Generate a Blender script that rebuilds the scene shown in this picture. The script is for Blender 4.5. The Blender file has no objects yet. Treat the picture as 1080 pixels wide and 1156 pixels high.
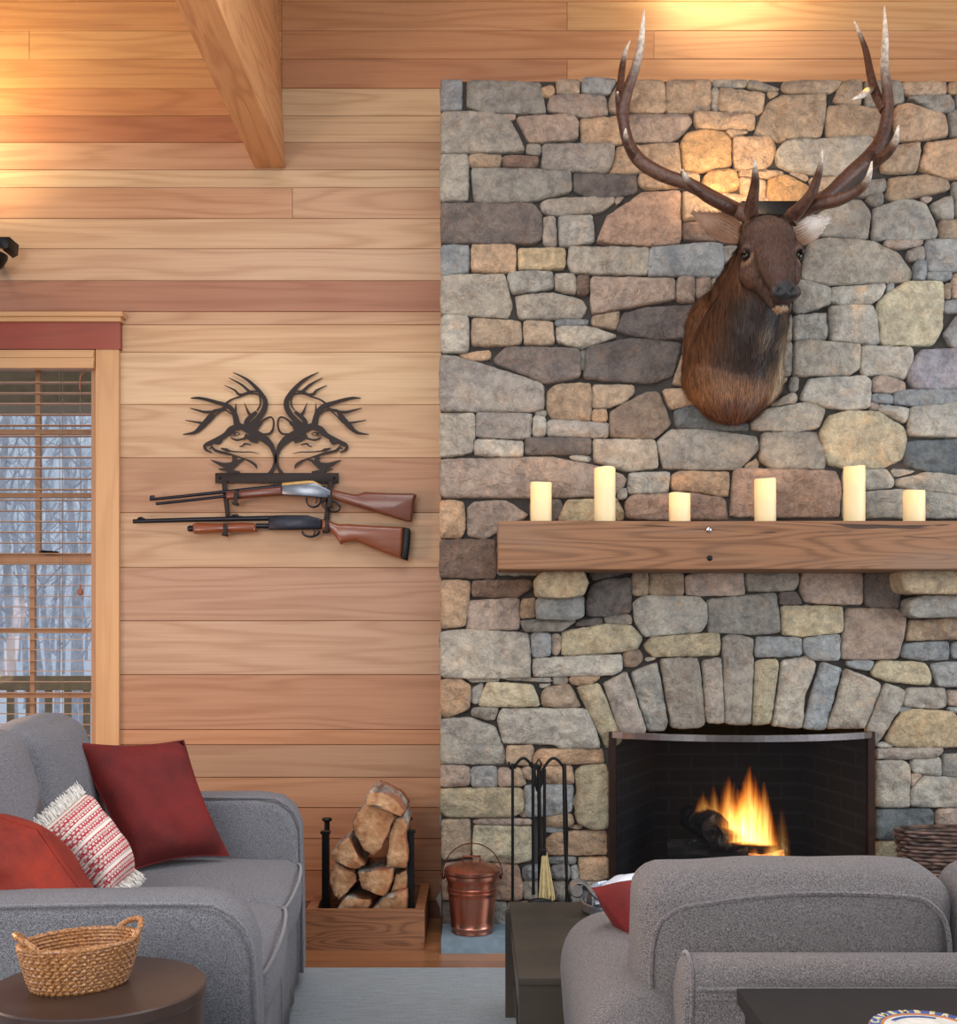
import bpy, bmesh, math, random
from mathutils import Vector, Matrix, noise
random.seed(7)
COL = bpy.context.scene.collection
F, CX, CY, HC, D0 = 1305.0, 540.0, 720.0, 1.165, 4.5
# The chimney front stands at Y = 0, 4.5 m from the camera; at() turns a measured point of the photo at depth d into a place in the room
def at(x, y, d): return Vector(((x-CX)*d/F, d-D0, HC+(CY-y)*d/F))
def s2l(c):
    r = []
    for v in c[:3]:
        v = v/255.0
        r.append(v/12.92 if v <= .04045 else ((v+.055)/1.055)**2.4)
    return (r[0], r[1], r[2], 1.0)
def empty(name, loc, label, cat, group=None):
    o = bpy.data.objects.new(name, None); COL.objects.link(o); o.location = loc
    o.empty_display_size = .05
    tag(o, label, cat, group); return o
def tag(o, label=None, cat=None, group=None, kind=None):
    if label: o['label'] = label
    if cat: o['category'] = cat
    if group: o['group'] = group
    if kind: o['kind'] = kind
    return o
def wloc(o):
    v = Vector((0, 0, 0))
    while o is not None: v = v + o.location; o = o.parent
    return v
class MB:
    def __init__(s): s.v = []; s.f = []; s.c = []; s.cur = None
    def add(s, vs, fs):
        n = len(s.v)
        s.v += [Vector(v) for v in vs]; s.f += [tuple(i+n for i in f) for f in fs]
        s.c += [s.cur]*len(vs)
    def box(s, a, b):
        x0, y0, z0 = a; x1, y1, z1 = b
        s.add([(x0,y0,z0),(x1,y0,z0),(x1,y1,z0),(x0,y1,z0),(x0,y0,z1),(x1,y0,z1),(x1,y1,z1),(x0,y1,z1)],
              [(0,3,2,1),(4,5,6,7),(0,1,5,4),(1,2,6,5),(2,3,7,6),(3,0,4,7)])
        return s
    def tube(s, pts, rad, n=10, sx=1.0, smooth=0, colf=None):
        pts = [Vector(p) for p in pts]
        if not hasattr(rad, '__len__'): rad = [rad]*len(pts)
        if smooth: pts, rad = spline(pts, rad, smooth)
        m = len(pts); up = None; vs = []; fs = []; cs = []
        for i in range(m):
            t = (pts[min(i+1, m-1)]-pts[max(i-1, 0)])
            if t.length < 1e-9: t = Vector((0,0,1))
            t.normalize()
            if up is None:
                up = Vector((0,0,1)) if abs(t.z) < .9 else Vector((0,-1,0))
            a = t.cross(up)
            if a.length < 1e-6: a = t.orthogonal()
            a.normalize(); b = a.cross(t).normalized(); up = b
            for k in range(n):
                q = 2*math.pi*k/n
                vs.append(pts[i]+a*(math.cos(q)*rad[i]*sx)+b*(math.sin(q)*rad[i]))
                if colf: cs.append(colf(i/(m-1)))
        for i in range(m-1):
            for k in range(n):
                k2 = (k+1) % n
                fs.append((i*n+k, (i+1)*n+k, (i+1)*n+k2, i*n+k2))
        fs.append(tuple(range(n))); fs.append(tuple((m-1)*n+k for k in reversed(range(n))))
        b0 = len(s.v); s.add(vs, fs)
        if colf: s.c[b0:] = cs
        return s
    def ell(s, c, r, n=16, m=10, rot=None):
        c = Vector(c); vs = []; fs = []
        for i in range(m+1):
            th = math.pi*i/m
            for k in range(n):
                ph = 2*math.pi*k/n
                p = Vector((math.sin(th)*math.cos(ph)*r[0], math.sin(th)*math.sin(ph)*r[1], math.cos(th)*r[2]))
                if rot: p = rot @ p
                vs.append(c+p)
        for i in range(m):
            for k in range(n):
                k2 = (k+1) % n
                fs.append((i*n+k, (i+1)*n+k, (i+1)*n+k2, i*n+k2))
        s.add(vs, fs); return s
    def lathe(s, prof, c, n=40, sx=1, sy=1, rz=0, close=False):
        c = Vector(c); vs = []; fs = []; m = len(prof)
        for (r, z) in prof:
            for k in range(n):
                q = 2*math.pi*k/n
                x = math.cos(q)*r*sx; y = math.sin(q)*r*sy
                vs.append(c+Vector((x*math.cos(rz)-y*math.sin(rz), x*math.sin(rz)+y*math.cos(rz), z)))
        for i in range(m-1):
            for k in range(n):
                k2 = (k+1) % n
                fs.append((i*n+k, i*n+k2, (i+1)*n+k2, (i+1)*n+k))
        s.add(vs, fs); return s
    def rbox(s, c, size, r=.04, puff=(0,0,0), n=10, M=None, wr=0, seed=0):
        hx, hy, hz = [q/2 for q in size]; vs = []; fs = []; idx = {}
        def pt(i, j, k):
            key = (i, j, k)
            if key in idx: return idx[key]
            u = [2*a/n-1 for a in key]
            # spread samples towards the edges
            u = [math.copysign(abs(a)**.75, a) for a in u]
            p = Vector((u[0]*hx, u[1]*hy, u[2]*hz))
            rr = min(r, hx, hy, hz)
            q = Vector((max(-hx+rr, min(hx-rr, p.x)), max(-hy+rr, min(hy-rr, p.y)), max(-hz+rr, min(hz-rr, p.z))))
            dd = p-q
            if dd.length > 1e-9: p = q+dd.normalized()*rr
            g = [1-a*a for a in u]
            p.x += math.copysign(1, u[0])*puff[0]*g[1]*g[2]*(abs(u[0])**2)
            p.y += math.copysign(1, u[1])*puff[1]*g[0]*g[2]*(abs(u[1])**2)
            p.z += math.copysign(1, u[2])*puff[2]*g[0]*g[1]*(abs(u[2])**2)
            if wr:
                nv = noise.noise(Vector((p.x*6+seed, p.y*6, p.z*6)))
                p += p.normalized()*(nv*wr)
            if M is not None: p = M @ p
            idx[key] = len(vs); vs.append(Vector(c)+p); return idx[key]
        for a in range(n):
            for b in range(n):
                fs.append((pt(a,b,0), pt(a,b+1,0), pt(a+1,b+1,0), pt(a+1,b,0)))
                fs.append((pt(a,b,n), pt(a+1,b,n), pt(a+1,b+1,n), pt(a,b+1,n)))
                fs.append((pt(a,0,b), pt(a+1,0,b), pt(a+1,0,b+1), pt(a,0,b+1)))
                fs.append((pt(a,n,b), pt(a,n,b+1), pt(a+1,n,b+1), pt(a+1,n,b)))
                fs.append((pt(0,a,b), pt(0,a,b+1), pt(0,a+1,b+1), pt(0,a+1,b)))
                fs.append((pt(n,a,b), pt(n,a+1,b), pt(n,a+1,b+1), pt(n,a,b+1)))
        s.add(vs, fs); return s
    def slab(s, poly, d, t, bev=0.0):
        """extrude a photo outline at depth d (its middle) into a solid of thickness t with rounded rims"""
        w = [at(x, y, d) for x, y in poly]
        return s.solid(w, Vector((0, 1, 0)), t, bev)
    def solid(s, w, axis, t, bev=0.0):
        n = len(w); c = sum(w, Vector())/n
        area = Vector((0,0,0))
        for i in range(n): area += (w[i]-c).cross(w[(i+1) % n]-c)
        if area.dot(axis) > 0: w = list(reversed(w))
        def inset(e):
            out = []
            for i in range(n):
                a = (w[i]-w[i-1]).normalized(); b = (w[(i+1) % n]-w[i]).normalized()
                na = axis.cross(a); nb = axis.cross(b)
                v = na+nb
                if v.length < 1e-6: v = na
                v.normalize(); k = 1/max(.5, v.dot(na))
                out.append(w[i]-v*e*k)
            return out
        if bev:
            # choose the sign that shrinks the outline
            tst = inset(bev*.2)
            r0 = sum((p-c).length for p in w); r1 = sum((p-c).length for p in tst)
            sg = 1 if r1 < r0 else -1
            rings = [(bev*sg, -t/2), (bev*.3*sg, -t/2+bev*.45), (0, -t/2+bev), (0, t/2-bev), (bev*.3*sg, t/2-bev*.45), (bev*sg, t/2)]
        else: rings = [(0, -t/2), (0, t/2)]
        vs = []; fs = []
        for e, h in rings:
            vs += [p+axis*h for p in (inset(e) if e else w)]
        m = len(rings)
        for i in range(m-1):
            for k in range(n):
                k2 = (k+1) % n
                fs.append((i*n+k, i*n+k2, (i+1)*n+k2, (i+1)*n+k))
        fs.append(tuple(reversed(range(n)))); fs.append(tuple((m-1)*n+k for k in range(n)))
        s.add(vs, fs); return s
    def build(s, name, mat, parent=None, smooth=True, angle=40, kind=None, label=None, cat=None, group=None, fixn=True):
        if parent is not None: off = wloc(parent)
        else:
            xs = [v.x for v in s.v]; ys = [v.y for v in s.v]; zs = [v.z for v in s.v]
            off = Vector(((min(xs)+max(xs))/2, (min(ys)+max(ys))/2, min(zs)))
        me = bpy.data.meshes.new(name)
        me.from_pydata([v-off for v in s.v], [], s.f)
        if fixn:
            bm = bmesh.new(); bm.from_mesh(me); bmesh.ops.recalc_face_normals(bm, faces=bm.faces); bm.to_mesh(me); bm.free()
        if any(c is not None for c in s.c):
            a = me.attributes.new('col', 'FLOAT_COLOR', 'POINT')
            flat = []
            for c in s.c: flat += list(c if c is not None else (.5,.5,.5,1))
            a.data.foreach_set('color', flat)
        if smooth:
            me.polygons.foreach_set('use_smooth', [True]*len(me.polygons))
            me.set_sharp_from_angle(angle=math.radians(angle))
        me.update()
        o = bpy.data.objects.new(name, me); COL.objects.link(o)
        if mat: me.materials.append(mat)
        if parent is not None: o.parent = parent
        else: o.location = off
        tag(o, label, cat, group, kind)
        return o
def spline(pts, rad, k):
    P = [pts[0]]+list(pts)+[pts[-1]]; R = [rad[0]]+list(rad)+[rad[-1]]; op = []; orr = []
    for i in range(1, len(P)-2):
        for j in range(k):
            t = j/k; a, b, c, d = P[i-1], P[i], P[i+1], P[i+2]
            op.append(.5*((2*b)+(c-a)*t+(2*a-5*b+4*c-d)*t*t+(3*b-a-3*c+d)*t**3))
            orr.append(R[i]*(1-t)+R[i+1]*t)
    op.append(P[-2]); orr.append(R[-2]); return op, orr
def copy_tree(o, parent=None):
    c = o.copy(); COL.objects.link(c); c.parent = parent
    for ch in list(o.children): copy_tree(ch, c)
    return c
# ---------- materials
def nt(name):
    m = bpy.data.materials.new(name); m.use_nodes = True; t = m.node_tree; t.nodes.clear()
    out = t.nodes.new('ShaderNodeOutputMaterial'); b = t.nodes.new('ShaderNodeBsdfPrincipled')
    t.links.new(b.outputs[0], out.inputs[0]); return m, t, b, out
def N(t, kind, **kw):
    n = t.nodes.new('ShaderNode'+kind)
    for k, v in kw.items(): setattr(n, k, v)
    return n
def setin(n, **kw):
    for k, v in kw.items(): n.inputs[k.replace('_', ' ')].default_value = v
def tnoise(t, vec, scale, detail=3, rough=.5, dist=0):
    n = N(t, 'TexNoise'); setin(n, Scale=scale, Detail=detail, Roughness=rough, Distortion=dist)
    if vec: t.links.new(vec, n.inputs['Vector'])
    return n.outputs['Fac']
def math_(t, op, a, b=None, clamp=False):
    n = N(t, 'Math', operation=op, use_clamp=clamp)
    for i, v in enumerate((a, b)):
        if v is None: continue
        if isinstance(v, (int, float)): n.inputs[i].default_value = v
        else: t.links.new(v, n.inputs[i])
    return n.outputs[0]
def mixc(t, fac, a, b, mode='MIX'):
    n = N(t, 'Mix', data_type='RGBA', blend_type=mode)
    for i, v in ((0, fac), (6, a), (7, b)):
        if isinstance(v, (int, float)): n.inputs[i].default_value = v
        elif isinstance(v, tuple): n.inputs[i].default_value = v
        else: t.links.new(v, n.inputs[i])
    return n.outputs[2]
def maprange(t, v, a, b, c, d):
    n = N(t, 'MapRange'); t.links.new(v, n.inputs[0])
    for i, q in enumerate((a, b, c, d)): n.inputs[i+1].default_value = q
    return n.outputs[0]
def objvec(t, scale=(1,1,1), attr=None):
    tc = N(t, 'TexCoord'); v = tc.outputs['Object']
    if attr:
        a = N(t, 'Attribute', attribute_name=attr)
        ad = N(t, 'VectorMath', operation='MULTIPLY_ADD')
        t.links.new(a.outputs['Color'], ad.inputs[0]); ad.inputs[1].default_value = (37, 53, 71)
        t.links.new(v, ad.inputs[2]); v = ad.outputs[0]
    mp = N(t, 'Mapping'); mp.inputs['Scale'].default_value = scale
    t.links.new(v, mp.inputs[0]); return mp.outputs[0]
def bump(t, b, h, strength=.3, dist=.01):
    n = N(t, 'Bump'); setin(n, Strength=strength, Distance=dist)
    t.links.new(h, n.inputs['Height']); t.links.new(n.outputs[0], b.inputs['Normal'])
def plain(name, c, rough=.6, metal=0, bumpy=0, scale=60, var=.12):
    m, t, b, o = nt(name); c = s2l(c)
    v = objvec(t); n = tnoise(t, v, scale, 4)
    dark = (c[0]*(1-var*2), c[1]*(1-var*2), c[2]*(1-var*2), 1)
    t.links.new(mixc(t, maprange(t, n, .3, .7, 0, 1), dark, c), b.inputs['Base Color'])
    setin(b, Roughness=rough, Metallic=metal)
    if bumpy: bump(t, b, n, bumpy, .004)
    return m
def wood(name, c=None, axis=0, contrast=.6, rough=.5, freq=60, across=7, along=.9, attr=False, dark=None, coat=0):
    m, t, b, o = nt(name)
    sc = [across]*3; sc[axis] = along
    v = objvec(t, tuple(sc), 'col' if attr else None)
    n1 = tnoise(t, v, 1, 2, .45, .25)
    ring = math_(t, 'SINE', math_(t, 'MULTIPLY', n1, freq))
    ring = math_(t, 'POWER', maprange(t, ring, -1, 1, 0, 1), 2.2)
    sf = [170]*3; sf[axis] = 3
    fine = tnoise(t, objvec(t, tuple(sf)), 1, 3, .6)
    fine = maprange(t, fine, .35, .7, 0, 1)
    big = tnoise(t, objvec(t, (1.5, 1.5, 1.5)), 1.3, 2)
    f = math_(t, 'ADD', math_(t, 'MULTIPLY', ring, .55), math_(t, 'MULTIPLY', fine, .45))
    f = math_(t, 'MULTIPLY', f, contrast, True)
    if attr:
        a = N(t, 'Attribute', attribute_name='col'); base = a.outputs['Color']
    else: base = s2l(c)
    mul = dark or (.60, .45, .34, 1)
    if attr: dk = mixc(t, 1.0, base, mul, 'MULTIPLY')
    else: dk = (base[0]*mul[0], base[1]*mul[1], base[2]*mul[2], 1)
    col = mixc(t, f, base, dk)
    col = mixc(t, maprange(t, big, .35, .65, 0, .12), col, (.40, .27, .17, 1))
    t.links.new(col, b.inputs['Base Color']); setin(b, Roughness=rough)
    if coat: b.inputs['Coat Weight'].default_value = coat; b.inputs['Coat Roughness'].default_value = .2
    bump(t, b, f, .12, .003)
    return m
def fabric(name, c, c2=None, weave=420, rough=.95, sheen=.4, strength=.5, patch=.3, var=.45):
    m, t, b, o = nt(name); c = s2l(c); c2 = s2l(c2) if c2 else tuple(x*var for x in c[:3])+(1,)
    v = objvec(t)
    n = tnoise(t, v, weave, 1, .5)
    w = N(t, 'TexWave', wave_type='BANDS', bands_direction='DIAGONAL'); setin(w, Scale=weave*.35, Distortion=9, Detail=3)
    t.links.new(v, w.inputs[0])
    h = math_(t, 'ADD', math_(t, 'MULTIPLY', n, .8), math_(t, 'MULTIPLY', w.outputs[1], .2))
    pt = maprange(t, tnoise(t, v, 7, 3), .4, .65, 0, patch)
    col = mixc(t, maprange(t, h, .40, .60, 1, 0), c, c2)
    col = mixc(t, pt, col, tuple(x*.6 for x in c[:3])+(1,))
    t.links.new(col, b.inputs['Base Color']); setin(b, Roughness=rough)
    b.inputs['Sheen Weight'].default_value = sheen; b.inputs['Sheen Roughness'].default_value = .5
    bump(t, b, h, strength, .003)
    return m
# ---------- stones of the chimney, outlined from the photo (tile, colour, corners); two browns left of the mantel hold its shadow in their colour
STONES = """
A b 28,38 112,38 112,160 28,160
A g 135,40 430,50 440,110 452,178 190,172 135,150
A w 432,75 480,62 492,90 470,108 435,105
A t 498,38 590,38 590,96 498,96
A b 602,35 740,38 715,95 602,95
A p 470,100 695,100 705,180 600,190 460,165
A t 712,120 750,50 775,60 780,175 710,170
A t 784,40 935,45 935,172 788,172
A t 942,46 1123,42 1123,165 942,172
A g 30,168 230,172 300,190 370,330 28,338
A p 270,180 330,182 325,205
A p 333,190 560,182 585,215 580,280 400,298 370,270
A w 592,200 750,190 770,298 600,298
A p 790,180 1030,178 1048,210 1000,270 960,293 790,290
A g 375,303 435,305 430,350 375,340
A q 440,305 730,305 725,370 700,418 440,400
A w 745,310 990,298 1000,400 1000,415 710,415
A l 28,343 138,343 138,528 25,528
A t 145,343 272,350 272,393 145,390
A e 278,352 425,355 415,395 278,395
A g 150,398 555,408 555,495 360,538 165,538
A d 568,422 825,422 822,500 640,520 568,490
A w 832,425 1000,420 1010,470 860,482 830,460
A g 430,545 460,525 730,510 735,530 680,575 500,590 440,580
A p 738,515 775,512 740,545
A w 1010,495 1160,500 1200,560 1010,612
A r 660,700 700,600 850,500 1000,490 1000,700 870,715
A d 28,545 400,540 438,590 435,690 400,705 30,705
A q 445,600 490,600 495,720 445,710
A l 505,592 640,592 650,700 510,718
A e 1010,625 1170,610 1180,690 1010,688
A b 30,712 142,715 140,825 30,838
A w 152,712 330,712 330,822 152,820
A y 342,725 530,725 530,808 345,810
A l 548,718 870,722 865,830 560,825 545,790
A b 875,725 1060,705 1170,705 1172,838 868,838
A l 30,840 285,828 300,900 318,960 300,1005 28,990
A l 300,820 480,818 485,885 320,908 300,860
A l 490,830 570,830 575,910 492,890
A e 580,832 628,835 625,912 578,910
A p 635,840 975,848 978,930 640,990
A p 988,842 1055,842 1055,945 985,935
A l 330,920 480,905 600,930 622,970 600,1005 345,1010
A t 640,1000 755,980 738,1052 640,1035
A d 738,1055 770,985 860,965 1100,955 1100,1085 900,1093 780,1070
A l 30,998 138,1000 138,1145 30,1145
A t 155,1008 350,1022 355,1113 152,1118
A t 365,1018 480,1025 485,1113 365,1113
A b 490,1015 625,1013 620,1038 500,1040
A l 495,1046 620,1040 745,1080 600,1130 500,1103
C w 100,148 228,128 228,165 130,168
C d 245,160 290,115 590,125 592,240 445,262 240,175
C g 598,125 612,125 610,205 598,205
C d 620,120 800,82 1005,95 970,230 890,262 605,245
C t 1010,145 1100,140 1100,275 968,268
C q 25,150 100,158 445,265 445,368 370,378 25,375
C t 480,280 520,265 635,265 635,418 480,408 460,380 460,300
C t 642,268 810,270 815,300 770,340 690,365 642,360
C w 642,372 700,372 702,418 642,418
C l 25,385 165,388 165,480 155,545 25,562
C q 172,382 398,385 390,488 170,482
C l 405,395 452,400 450,475 402,478
C g 412,375 455,372 455,396 415,392
C q 460,412 708,425 705,483 458,475
C m 715,380 860,300 910,300 960,430 890,490 715,480
C t 925,290 1060,285 1100,330 1060,345 960,370
C n 972,375 1045,350 1140,400 1280,425 1275,455 980,443
C l 168,492 362,500 358,560 165,555
C d 370,485 635,485 635,550 370,550
C l 645,490 895,495 908,605 790,620 650,580
C g 905,500 960,452 1100,450 1310,480 1318,530 1235,612 930,610
C p 28,572 480,562 660,600 780,640 780,670 735,715 500,725 25,725
C l 548,557 635,562 635,578 560,572
C l 790,630 955,625 948,705 790,712
C w 960,640 1000,622 1198,625 1195,722 1040,700 965,700
C l 745,710 778,685 778,730 745,735
C w 25,738 120,745 125,850 110,890 25,890
C p 135,770 160,745 290,738 385,800 250,870 200,895 135,880
C d 390,745 510,735 520,770 490,830 395,830
C y 505,810 540,740 740,730 770,790 760,830 505,830
C r 775,750 800,718 1050,710 1180,730 1195,815 780,812
C e 25,900 250,900 250,1055 25,1050
C g 258,900 560,900 560,1040 258,1040
D l 415,-10 550,-22 552,82 415,87
D l 558,-48 740,-52 752,0 765,103 565,90
D z 755,-60 780,-90 870,-150 1022,-150 1020,40 980,108 770,105
D b 1025,65 1080,-10 1150,-10 1150,115 1060,118
D l 418,95 500,90 685,108 680,200 640,230 415,232
D l 690,110 890,118 900,160 870,245 770,225 690,228
D u 880,250 885,200 930,130 1150,120 1150,290 900,285
D g 405,240 435,238 432,290 400,295
D l 440,330 480,245 700,235 725,255 722,360 640,370 560,360
D p 738,240 780,232 865,260 868,300 738,300
D b 732,308 815,310 818,345 732,338
D b 822,305 880,290 1150,295 1150,330 1000,350 930,358 822,345
D g 320,355 400,305 425,310 425,340
D l 760,350 880,365 870,425 760,375
D p 725,342 758,350 753,375 725,365
D l 243,420 300,370 500,335 548,370 520,440 420,460 245,450
D z 520,470 560,395 640,375 760,380 860,440 875,490 855,570 780,605 620,608 555,590
D l 885,365 1080,335 1150,335 1150,482 880,475
D n 865,510 900,498 1150,488 1150,630 1000,630 865,590
D g 285,465 510,460 548,560 540,610 320,608 278,570
D t 210,605 265,568 272,605
D r 172,610 590,620 612,680 600,805 160,805
D l 615,620 790,612 820,650 820,685 620,700
D l 812,610 910,620 825,640
D l 830,655 960,625 1150,640 1150,720 960,700 830,680
D l 615,710 850,695 990,712 1150,725 1150,808 615,808
B g 84,42 225,45 220,68 90,65
B g 225,45 265,45 360,80 310,80 230,68
B t 308,85 360,88 320,112
B t 370,50 620,40 600,70 560,92 380,90 370,75
B g 84,75 108,72 110,165 88,165
B t 113,72 300,90 290,160 260,178 113,165
B w 10,172 255,175 255,240 20,238
B t 310,130 370,100 545,95 545,150 525,270 350,288 255,262
B w 140,245 235,250 160,272
B t 575,130 610,55 640,42 690,42 690,138
B g 705,45 800,42 850,50 860,130 830,140 710,150
B t 555,145 640,135 770,165 770,255 700,278 550,275 545,200
B t 855,50 1035,48 1035,95 890,105 860,90
B w 1045,50 1150,50 1150,95 1045,95
B g 875,110 1050,98 1068,130 1065,165 1000,175
B g 1075,100 1150,100 1150,155 1075,155
B w 830,150 870,140 1030,180 1040,265 900,285 840,285 820,200
B g 1045,165 1150,160 1150,270 1050,268
B o -45,300 -20,260 50,245 130,250 160,290 160,390 40,412 -30,408
B w 170,275 320,270 345,310 330,370 300,400 175,400
B l 345,330 380,290 720,270 745,290 700,360 600,430 400,405 345,380
B t 780,320 930,290 920,380 910,415 770,415
B w 920,400 950,330 950,295 1150,275 1150,435 1040,440
B w -30,415 30,420 35,455 -20,460
B o 45,450 75,410 180,408 190,480 130,495 45,490
B w 195,405 370,408 380,425 310,433 195,430
B w 195,438 300,445 300,515 200,500
B o 305,540 315,440 390,425 485,480 400,565 310,562
B t 392,412 470,425 475,450
B t 480,440 600,435 540,500 490,480
B g 680,510 700,450 790,440 785,490 710,515
B t 792,520 800,440 950,425 1040,450 1045,485 830,530
B g 1055,460 1150,455 1150,590 1080,600
B g 705,520 775,500 775,545 735,552
B g 970,545 1055,510 1065,600 1010,605
B p 930,518 980,520 955,540
B l 735,690 740,560 860,522 950,540 1000,660 990,685
B t 1010,610 1150,605 1150,680 1010,680
B g 470,620 600,525 690,525 730,580 715,685 530,672
B p 785,695 945,690 930,710 850,722 785,715
B g 875,735 945,712 945,770 880,775
B b 950,690 1150,685 1150,815 960,818
B l 445,820 480,700 560,682 740,695 780,720 840,740 900,830 880,858 560,868 445,850
B b 905,790 920,768 950,778 948,850 905,850
B b 955,825 1055,820 1052,852 955,850
B p 1060,830 1150,820 1150,925 1060,925
B l 425,860 440,855 560,885 560,950 440,985 415,985
B l 568,880 790,870 770,920 730,945 600,950 565,940
B b 798,865 825,862 820,890 795,910
B t 1030,870 1050,860 1052,930 1030,930
B b 1025,938 1150,932 1150,980 1025,985
B g 125,715 200,715 200,785 125,780
B w 120,500 320,520 310,570 200,580 110,540
B g 190,600 455,600 455,685 190,685
B g 210,700 435,700 435,820 210,830
B p 20,845 80,840 75,925 20,930
B g 85,840 200,840 200,930 85,925
B g 210,840 405,840 405,985 210,985
B d 70,940 200,940 200,1070 70,1070
B g 210,995 405,995 405,1100 210,1100
D d 60,90 230,100 230,230 60,230
D g 240,100 405,100 405,230 240,230
D g 60,240 395,240 300,345 240,400 60,330
E w 28,90 145,95 145,140 125,275 28,285
E e 155,95 395,90 395,120 340,160 155,155
E p 138,175 345,165 345,290 130,290
E w 355,168 412,165 412,240 350,245
E T 410,85 440,60 605,55 628,100 605,150 540,160 420,155
E Q 418,165 608,158 605,240 560,250 418,245
E g 350,255 580,250 520,295 370,298
E d 585,255 680,245 682,270 570,275
E d 615,180 640,110 690,88 800,82 800,220 700,238 620,232
E g 692,240 800,230 800,268 700,262
E d 632,55 795,55 690,80 640,90
E t 805,60 868,60 868,150 805,150
E t 875,60 1010,60 1012,150 875,148
E p 1020,70 1130,60 1254,60 1256,150 1080,152 1020,148
E l 808,180 850,155 1074,158 1106,190 1104,270 1080,298 850,318 815,250
E l 28,300 120,292 385,305 390,485 130,488 28,480
E b 392,308 470,305 472,395 400,405
E p 480,310 512,310 508,390 482,395
E z 520,300 700,270 800,275 845,325 820,370 700,385 520,395
E l 402,410 760,392 762,455 720,475 405,480
E m 770,385 835,370 850,410 820,440 770,440
E z 850,360 880,322 1159,305 1159,395 890,400
E l 855,406 905,406 860,418
E g 130,492 275,494 160,503
E g 283,490 475,490 475,503
E l 485,485 540,482 540,510 485,512
E w 545,485 680,480 640,510 560,515
E w 28,495 100,490 148,520 142,610 60,645 28,640
E l 155,530 200,505 185,590 155,590
E z 180,590 215,505 400,515 428,600 190,602
E l 425,515 480,512 435,528
E t 437,550 460,525 550,515 595,605 437,600
E g 155,610 262,608 245,660 150,640
E l 258,650 275,612 615,612 650,690 675,768 520,772 480,755 280,750
E l 28,655 150,650 250,690 285,790 285,838 28,835
E t 295,765 400,762 400,800 385,840 295,838
E w 400,805 430,778 680,775 692,830 500,840 400,835
E z 580,525 668,508 765,740 735,765 700,772
E q 688,510 780,462 855,690 850,720 765,735
E g 800,465 905,425 948,670 935,700 870,702
E g 920,410 1068,408 1102,670 1080,690 965,690
F q 45,420 120,405 132,670 65,668
F g 128,320 180,310 250,330 248,450 235,675 138,672
F z 260,420 345,410 350,440 320,672 248,675
F l 365,420 470,400 508,430 460,560 448,690 332,680 360,500
F b 530,422 610,450 570,590 540,695 455,690 480,590
F l 622,450 765,510 760,550 700,690 550,690 600,560
F g 785,508 865,540 850,600 745,765 714,690
F g 65,170 345,142 360,300 260,310 70,300
F g 220,62 430,60 435,90 420,130 225,135
F p 445,62 690,60 692,120 690,190 460,180 442,130
F d 700,62 842,60 842,205 710,195 700,130
F d 360,140 420,138 450,185 360,188
F z 365,195 610,198 612,300 450,318 370,310
F b 262,322 445,325 448,395 260,402
F b 455,325 600,310 598,415 480,412 455,370
F p 630,205 840,208 868,250 858,310 830,410 605,408
F T 852,55 1150,50 1150,145 870,140 855,100
F Q 880,175 940,155 1150,155 1150,235 930,240 880,230
F t 885,255 1150,242 1150,325 870,335
F b 845,400 860,350 1045,340 1045,410 930,415
F b 1058,345 1150,340 1150,410 1058,405
F b 625,420 740,418 720,458 640,440
F z 730,455 760,418 940,425 970,480 965,515 800,500 735,475
F b 972,430 1150,420 1150,525 1000,520
F g 875,530 1030,530 1035,600 1000,612 855,600
F p 1040,540 1150,535 1150,598 1040,598
F b 840,605 900,608 845,628
F b 1035,608 1150,605 1150,628 1060,625
F y 785,740 850,630 900,615 1060,625 1078,665 1075,768 830,765
F g 1085,650 1150,650 1150,765 1085,765
F l 750,755 790,750 820,766 750,766
F q 750,775 1020,772 1000,800 950,812 750,815
F l 747,825 850,822 882,840 880,1010 750,1010
F l 890,820 1005,810 1010,885 900,870
F g 1020,800 1150,795 1150,900 1015,885
F p 888,875 935,878 888,930
F l 890,940 940,885 1150,900 1150,1010 885,1008
H n 324,640 740,630 775,680 750,830 560,865 324,865
H p 795,640 950,625 1100,625 1100,760 795,755
H g 795,790 900,770 1100,785 1100,850 780,850
H z 325,885 515,880 515,1100 325,1100
H g 530,880 1100,880 1100,1100 530,1100
H g 325,1115 700,1115 700,1400 325,1400
H l 715,1115 1100,1115 1100,1400 715,1400
G p 35,105 178,115 178,205 35,212
G b 185,118 312,112 315,215 190,212
G p 322,125 380,122 390,210 325,212
G t 395,120 435,118 460,205 400,210
G t 440,120 480,110 495,180 460,170
G w 500,150 545,108 690,108 700,198 560,195
G z 35,225 430,222 452,250 445,340 380,365 60,362 35,330
G b 455,210 695,205 690,340 560,360 460,360
G t 425,350 460,330 460,366
G t 698,290 712,250 715,340
G z 705,140 740,110 855,100 872,150 870,420 800,425 715,390 710,350 720,230
G t 40,380 180,375 182,560 40,580
G p 190,380 480,375 490,400 200,398
G t 560,366 690,348 700,395 670,410 560,410
G z 200,410 490,415 488,580 400,595 195,575
G b 560,418 650,418 650,435 560,440
G t 670,412 750,407 730,425
G w 560,480 600,445 860,432 865,550 570,555
G b 575,570 710,565 710,600 580,598
G w 725,570 870,568 872,670 830,682 730,680
G r 45,600 200,590 420,605 440,700 440,778 45,778
G b 447,610 580,608 580,675 447,680
G b 590,610 675,605 680,675 590,670
G b 685,612 715,605 722,680 690,682
G g 447,690 580,685 580,775 447,775
G g 590,690 650,685 675,750 660,785 600,780
G g 690,692 870,690 870,790 690,790
G d 45,795 200,795 200,915 50,920
G g 210,795 360,790 360,908 210,915
G t 370,795 560,795 560,910 370,910
G g 570,795 870,800 870,910 570,910
"""
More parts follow.
